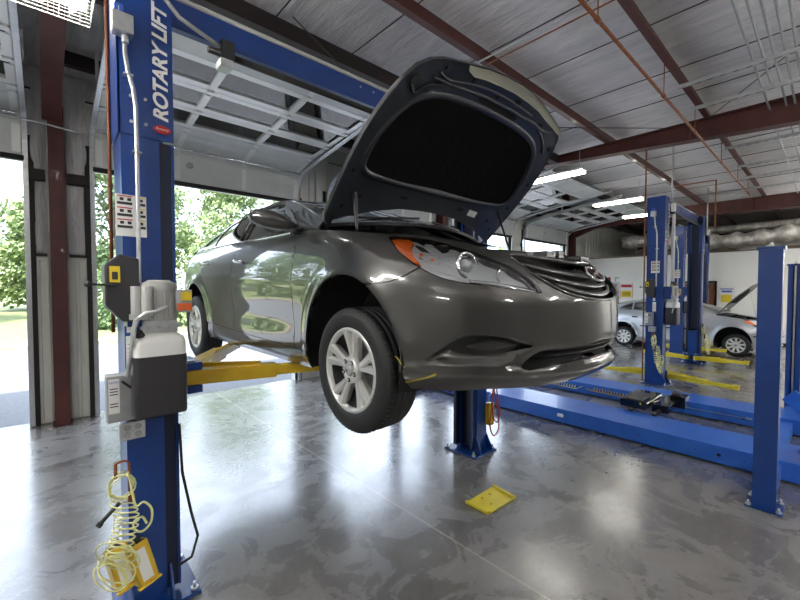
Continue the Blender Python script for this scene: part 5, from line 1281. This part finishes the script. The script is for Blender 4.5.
def air_hose(name, label, x, y, z0, r, matn, scale=1, group='coiled yellow air hoses'):
    t = thing(name, label, 'hose', (x, y, z0-.5*scale), group)
    m = MB(); s = scale
    pts = []
    for i in range(60): a = 2*pi*i/15; pts.append((x-.005+.055*s*cos(a)*(1+.12*sin(a*.4)), y+.02*s*sin(a*1.3)-.004*(i/15), z0-.10*s+.065*s*sin(a)+.01*s*sin(i*.2)))
    for i in range(150):
        f = i/149; a = 2*pi*i/14; sl = .055*s; pts.append((x-.01+.055*s*cos(a)+.02*s*sin(f*5), y-.03*s-.05*s*f+.045*s*sin(a), z0-.17*s-.28*s*f-.012*s*cos(a)))
    for i in range(84):
        a = 2*pi*i/14; f = i/83; pts.append((x-.045*s-.03*s*sin(f*7)+(.060*s+.02*s*f)*cos(a), y-.10*s+.045*s*sin(a)*cos(f*4), z0-.46*s-.06*s*sin(f*5)+(.05+.03*f)*s*sin(a)-.05*s*cos(a)))
    m.tube(pts, r, 6); m.build('hose_coil', matn, t, weld=False)
    m = MB(); a = [(x+.02*s,y-.02,z0-.02),(x+.03*s,y-.03,z0-.07*s),(x+.04*s,y-.03,z0-.15*s)]; pts = a+[(x+.055*s,y-.03,z0-.22*s),(x+.09*s,y-.03,z0-.21*s),(x+.125*s,y-.035,z0-.26*s),(x+.12*s,y-.04,z0-.33*s),(x+.08*s,y-.05,z0-.36*s),(x+.045*s,y-.05,z0-.34*s),(x+.04*s,y-.04,z0-.30*s),(x+.08*s,y-.03,z0-.29*s),(x+.10*s,y-.04,z0-.33*s)]
    m.tube(spline3(pts), r*1.5, 6); m.build('hose_lead', matn, t, weld=False)
    m = MB(); m.cyl((x-.10*s,y-.06,z0-.235*s),(x-.02*s,y-.05,z0-.165*s),.010*s,10).cyl((x-.10*s,y-.06,z0-.235*s),(x-.115*s,y-.062,z0-.25*s),.015*s,10); m.build('blow_gun', 'cable_black', t, weld=False)
    m = MB(); m.tube([(x-.03*s,y,z0+.03),(x-.03*s,y,z0-.05*s)],.008*s,8).tube([(x-.03*s,y,z0+.03),(x+.01*s,y,z0+.035),(x+.03*s,y,z0+.02),(x+.035*s,y,z0-.20*s)],.007*s,8).cyl((x+.02*s,y-.01,z0-.17*s),(x+.055*s,y-.01,z0-.17*s),.018*s,8); m.build('air_fitting', 'rust_pipe', t, weld=False)
def spline3(P, k=6):
    out = []; n = len(P); g = lambda j: Vector(P[max(0, min(n-1, j))])
    for i in range(n-1):
        p0, p1, p2, p3 = g(i-1), g(i), g(i+1), g(i+2)
        for j in range(k): t = j/k; out.append(.5*((2*p1)+(-p0+p2)*t+(2*p0-5*p1+4*p2-p3)*t*t+(-p0+3*p1-3*p2+p3)*t**3))
    out.append(Vector(P[-1])); return out
air_hose('air_hose', 'cream yellow coiled air hose hanging on the near blue column above the yellow holders', XL1-.035, Y01-.10, .90, .0042, 'hose_cream')
# red hose and yellow holder on the far column of the near lift
m = MB(); hx = 3.79; hy = 2.57
pts = [(hx-.06,hy,1.0),(hx-.05,hy,.75),(hx-.12,hy-.02,.50),(hx-.14,hy-.02,.33),(hx-.07,hy-.02,.20),(hx+.03,hy-.02,.26),(hx+.04,hy,.45),(hx-.02,hy,.66),(hx-.06,hy-.01,.74),(hx-.10,hy-.02,.62),(hx-.08,hy-.02,.42),(hx-.0,hy-.02,.34),(hx+.07,hy-.01,.42),(hx+.04,hy,.60),(hx-.0,hy,.80),(hx-.01,hy,1.0)]
m.v = []; m.tube(spline3([Vector(p)-Vector((0,.025,0)) for p in pts]), .008, 8); tag(m.build('air_hose', 'hose_red', weld=False), 'red air hose looped on the far blue column under the front bumper', 'hose')
t = thing('hanging_holder', 'small yellow steel holder hanging beside the red hose loops', 'holder', (hx-.03,hy+.0,.30))
m = MB(); m.bx(hx-.07,hx-.0,hy+.01,hy+.065,.30,.55).bx(hx-.08,hx+.01,hy+.005,hy+.01,.30,.56); m.build('holder_body','yellow',t); m = MB(); m.tube([(hx-.03,hy+.05,.55),(hx-.05,hy+.03,.64),(hx-.0,hy+.03,.66)],.006,6); m.build('hook','zinc',t)
# second and third lifts
t2, XL2, Y02 = two_post_lift(10.42, 2.30, 'blue two post lift in the middle distance with its yellow arms lowered', .06, [(-1,8.75,1.05),(-1,8.90,3.35),(1,11.85,1.25),(1,11.95,3.3)], near=False)
rotated_equipment(t2, XL2, Y02)
air_hose('air_hose', 'cream coiled air hose low on the blue column in the middle distance', XL2-.125, 2.25, 1.0, .006, 'hose_cream', 1.25)
t3, XL3, Y03 = two_post_lift(15.05, 2.97, 'rear blue two post lift standing around the silver sedan', .06, [(-1,13.7,1.9),(-1,13.7,3.35),(1,16.4,1.9),(1,16.4,3.3)], near=False)
rotated_equipment(t3, XL3, Y03)
air_hose('air_hose', 'cream coiled air hose on the far column in front of the silver sedan wheel', 12.02, 2.10, .95, .007, 'hose_cream', 1.2)
for x, y, lab in ((XL2+.10,2.05,'grey conduit dropping from the ceiling to the blue lift in the middle distance'),(XL3+.1,2.3,'grey conduit dropping from the ceiling to the rear blue lift')):
    t = thing('power_drop', lab, 'pipe', (x,y,3.6)); MB().tube([(x,y,3.50),(x,y,4.62)], .014, 8).build('pipe', 'zinc', t); MB().bx(x-.05,x+.05,y-.06,y-.0,3.32,3.46).build('switch_box', 'fixture', t)
tag(MB().tube([(XL2-.055,2.445,.05),(XL2-.055,2.445,4.6)], .013, 8).build('copper_pipe', 'rust_pipe'), 'orange brown pipe rising beside the blue lift in the middle distance', 'pipe')
tag(MB().tube([(12.6,2.0,3.4),(12.6,2.0,4.6),(12.6,2.95,4.61)], .02, 8).build('copper_pipe', 'rust_pipe'), 'rusty pipe rising above the far column towards the ceiling', 'pipe')
tag(MB().tube([(XL2+.31,2.06,2.0),(XL2+.31,2.06,3.3)], .03, 12).build('paper_towel_tube', 'label_white'), 'white and blue upright tube beside the middle lift column', 'tube')
# ---- four post lift
F = thing('four_post_lift', 'blue four post drive-on lift with long low runways, right foreground', 'car lift', (6.3,2.4,0))
def post4(x, y, sg, sgy):
    m = MB(); T = .008; y0, y1 = y-.075, y+.075
    # closed face outwards, open towards the runways
    m.bx(x,x+sg*T,y0,y1,.015,2.19).bx(x+sg*T,x+sg*.15,y0,y0+T,.015,2.19).bx(x+sg*T,x+sg*.15,y1-T,y1,.015,2.19).bx(x+sg*.142,x+sg*.15,y0+T,y0+.05,.015,2.19).bx(x+sg*.142,x+sg*.15,y1-.05,y1-T,.015,2.19)
    p = m.build('post', 'blue', F, weld=False)
    MB().bx(x-sg*.012,x+sg*.162,y0-.012,y1+.012,2.19,2.215).build('post_cap', 'blue', p); 
    m = MB(); m.cyl((x+sg*.07,y,2.215),(x+sg*.07,y,2.25),.014,10).cyl((x+sg*.07,y,2.215),(x+sg*.07,y,2.23),.026,8).bx(x+sg*.05,x+sg*.09,y-.01,y+.01,.2,2.19); m.build('lock_ladder', 'zinc', p, weld=False)
    m = MB(); m.bx(x-sg*.04,x+sg*.21,y0-.045,y1+.045,0,.014); b = m.build('foot_plate', 'blue', p, bevel=.002)
    for dx, dy in ((-.02,-.095),(-.02,.095),(.19,-.095),(.19,.095)): MB().cyl((x+sg*dx,y+dy,.014),(x+sg*dx,y+dy,.03),.02,8).cyl((x+sg*dx,y+dy,.03),(x+sg*dx,y+dy,.055),.009,8).build('anchor_bolt', 'zinc', b)
PY0, PY1 = .338, 5.1
for x, y, sg in ((4.45,PY0,1),(8.05,PY0,-1),(4.45,PY1,1),(8.05,PY1,-1)): post4(x, y, sg, 1)
def runway(xa, xb):
    ya, yb = .0, 5.5
    m = MB(); m.bx(xa,xb,ya,yb,.19,.205).bx(xa,xa+.012,ya,yb,.03,.19).bx(xb-.012,xb,ya,yb,.03,.19).bx(xa+.012,xb-.012,ya,ya+.01,.03,.19).bx(xa+.012,xb-.012,yb-.01,yb,.03,.19).bx(xa,xa+.05,ya,yb,.02,.03)
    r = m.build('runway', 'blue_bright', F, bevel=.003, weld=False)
    for y, q in ((.55,.007),(.95,.007),(1.5,.007),(2.2,.007),(3.0,.007),(.75,.018)): MB().cyl((xa-.001,y,.11),(xa-.003,y,.11),q,10).build('side_hole', 'void', r)
    return r
r1 = runway(5.22,5.86); r2 = runway(6.95,7.52)
m = MB(); m.bx(5.20,5.218,2.42,2.50,.10,.14); m.build('side_tag', 'label_white', r1)
for y in (PY0, PY1): 
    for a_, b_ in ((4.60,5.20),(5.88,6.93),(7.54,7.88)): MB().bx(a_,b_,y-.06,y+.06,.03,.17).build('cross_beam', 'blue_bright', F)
for x in (5.22, 6.95):
    w = .62 if x < 6 else .55
    m = MB(); m.add([(x,-.02,.20),(x+w,-.02,.20),(x+w,.12,.34),(x,.12,.34),(x,-.0,.19),(x+w,-.0,.19),(x+w,.14,.33),(x,.14,.33)], [(0,1,2,3),(4,7,6,5),(0,4,5,1),(1,5,6,2),(2,6,7,3),(3,7,4,0)]); m.M = Matrix.Identity(4)
    m.build('wheel_stop', 'blue_bright', F, weld=False)
MB().bar((5.3,-.1,.205),(5.25,.1,.42),.03,.25).build('approach_plate', 'blue_bright', F); MB().bar((7.4,.1,.21),(7.45,.35,.42),.03,.2).build('approach_plate', 'blue_bright', F)
# coiled hoses on the far runway's inner face
for q, (ya, yb, mt, lab) in enumerate(((3.75,2.98,'hose_cream','pale spring hose on the inner face of the far runway, left coil'),(2.70,1.98,'yellow','yellowish spring hose on the inner face of the far runway, right coil'))):
    m = MB(); pts = helix((6.905,ya,.135),(6.905,yb,.115),.032,16); m.tube([(6.935,ya+.12,.12)]+pts+[(6.935,yb-.10,.15)], .0055, 6); tag(m.build('spring_hose', mt, weld=False), lab, 'hose')
tag(MB().tube([(6.935,1.9,.13),(6.935,1.3,.12),(6.935,.7,.12)], .005, 6).tube([(6.935,.66,.12),(6.935,.72,.12)],.012,8).build('runway_cable', 'zinc', weld=False), 'thin steel cable along the inner face of the far runway', 'cable')
# rolling bridge jack between the runways
t = thing('bridge_jack', 'black rolling jack sitting between the two blue runways', 'jack', (6.35,1.95,.02)); JK = t
m = MB(); m.prism([(1.92,.24),(2.22,.24),(2.24,.27),(2.24,.33),(2.22,.345),(1.92,.345),(1.90,.33),(1.90,.27)], 'x', 5.89, 6.60); m.build('jack_body', 'gloss_black', t, bevel=.008)
m = MB(); m.bx(5.93,6.40,1.97,2.17,.345,.352); m.build('top_plate', 'tank_dark', t)
m = MB(); m.bx(6.05,6.75,1.70,1.89,.20,.30).bx(6.55,6.80,1.62,1.80,.18,.34); m.build('lower_beam', 'gloss_black', t, bevel=.006)
m = MB(); m.cyl((6.62,1.74,.34),(6.62,1.74,.385),.06,16); m.build('saddle', 'tank_dark', t)
m = MB(); m.bx(5.885,5.889,1.97,1.99,.30,.33).bx(6.2,6.22,1.898,1.901,.27,.30); m.build('corner_marks', 'label_yellow', t)
m = MB(); m.bar((5.80,2.07,.225),(6.98,2.07,.225),.05,.03).bar((5.80,1.80,.225),(6.98,1.80,.225),.05,.03); m.build('cross_rail', 'plastic_black', t)
for x in (5.83, 6.97):
    for y in (2.07, 1.80): MB().cyl((x-.012,y,.228),(x+.012,y,.228),.022,12).build('roller', 'zinc', t)
JK.location.y -= .30
# yellow bent plate on the floor
t = thing('steel_plate', 'yellow bent steel plate lying alone on the polished floor', 'plate', (2.88,1.96,0))
m = MB(); a, b, c, d = Vector((2.665,2.085,0)), Vector((2.665,1.85,0)), Vector((3.05,1.835,0)), Vector((3.08,2.085,0))
def slab(m, P, z0, z1): m.add([(p.x,p.y,z0) for p in P]+[(p.x,p.y,z1) for p in P], [(3,2,1,0),(4,5,6,7),(0,1,5,4),(1,2,6,5),(2,3,7,6),(3,0,4,7)])
slab(m, [a,b,c,d], .004, .012)
e = (b-a).normalized()
m.bar(a+Vector((0,0,.018)), b+Vector((0,0,.018)), .03, .022).bar(d+Vector((-.01,0,.016)), c+Vector((-.01,0,.016)), .025, .020)
m.build('plate', 'yellow_lemon', t, bevel=.002, weld=False)
m = MB()
for p in ((2.80,1.92),(2.93,2.02),(2.82,2.03)): m.cyl((p[0],p[1],.012),(p[0],p[1],.0135),.009,10)
m.build('plate_hole', 'void', t, weld=False)
# props to the right of the silver sedan
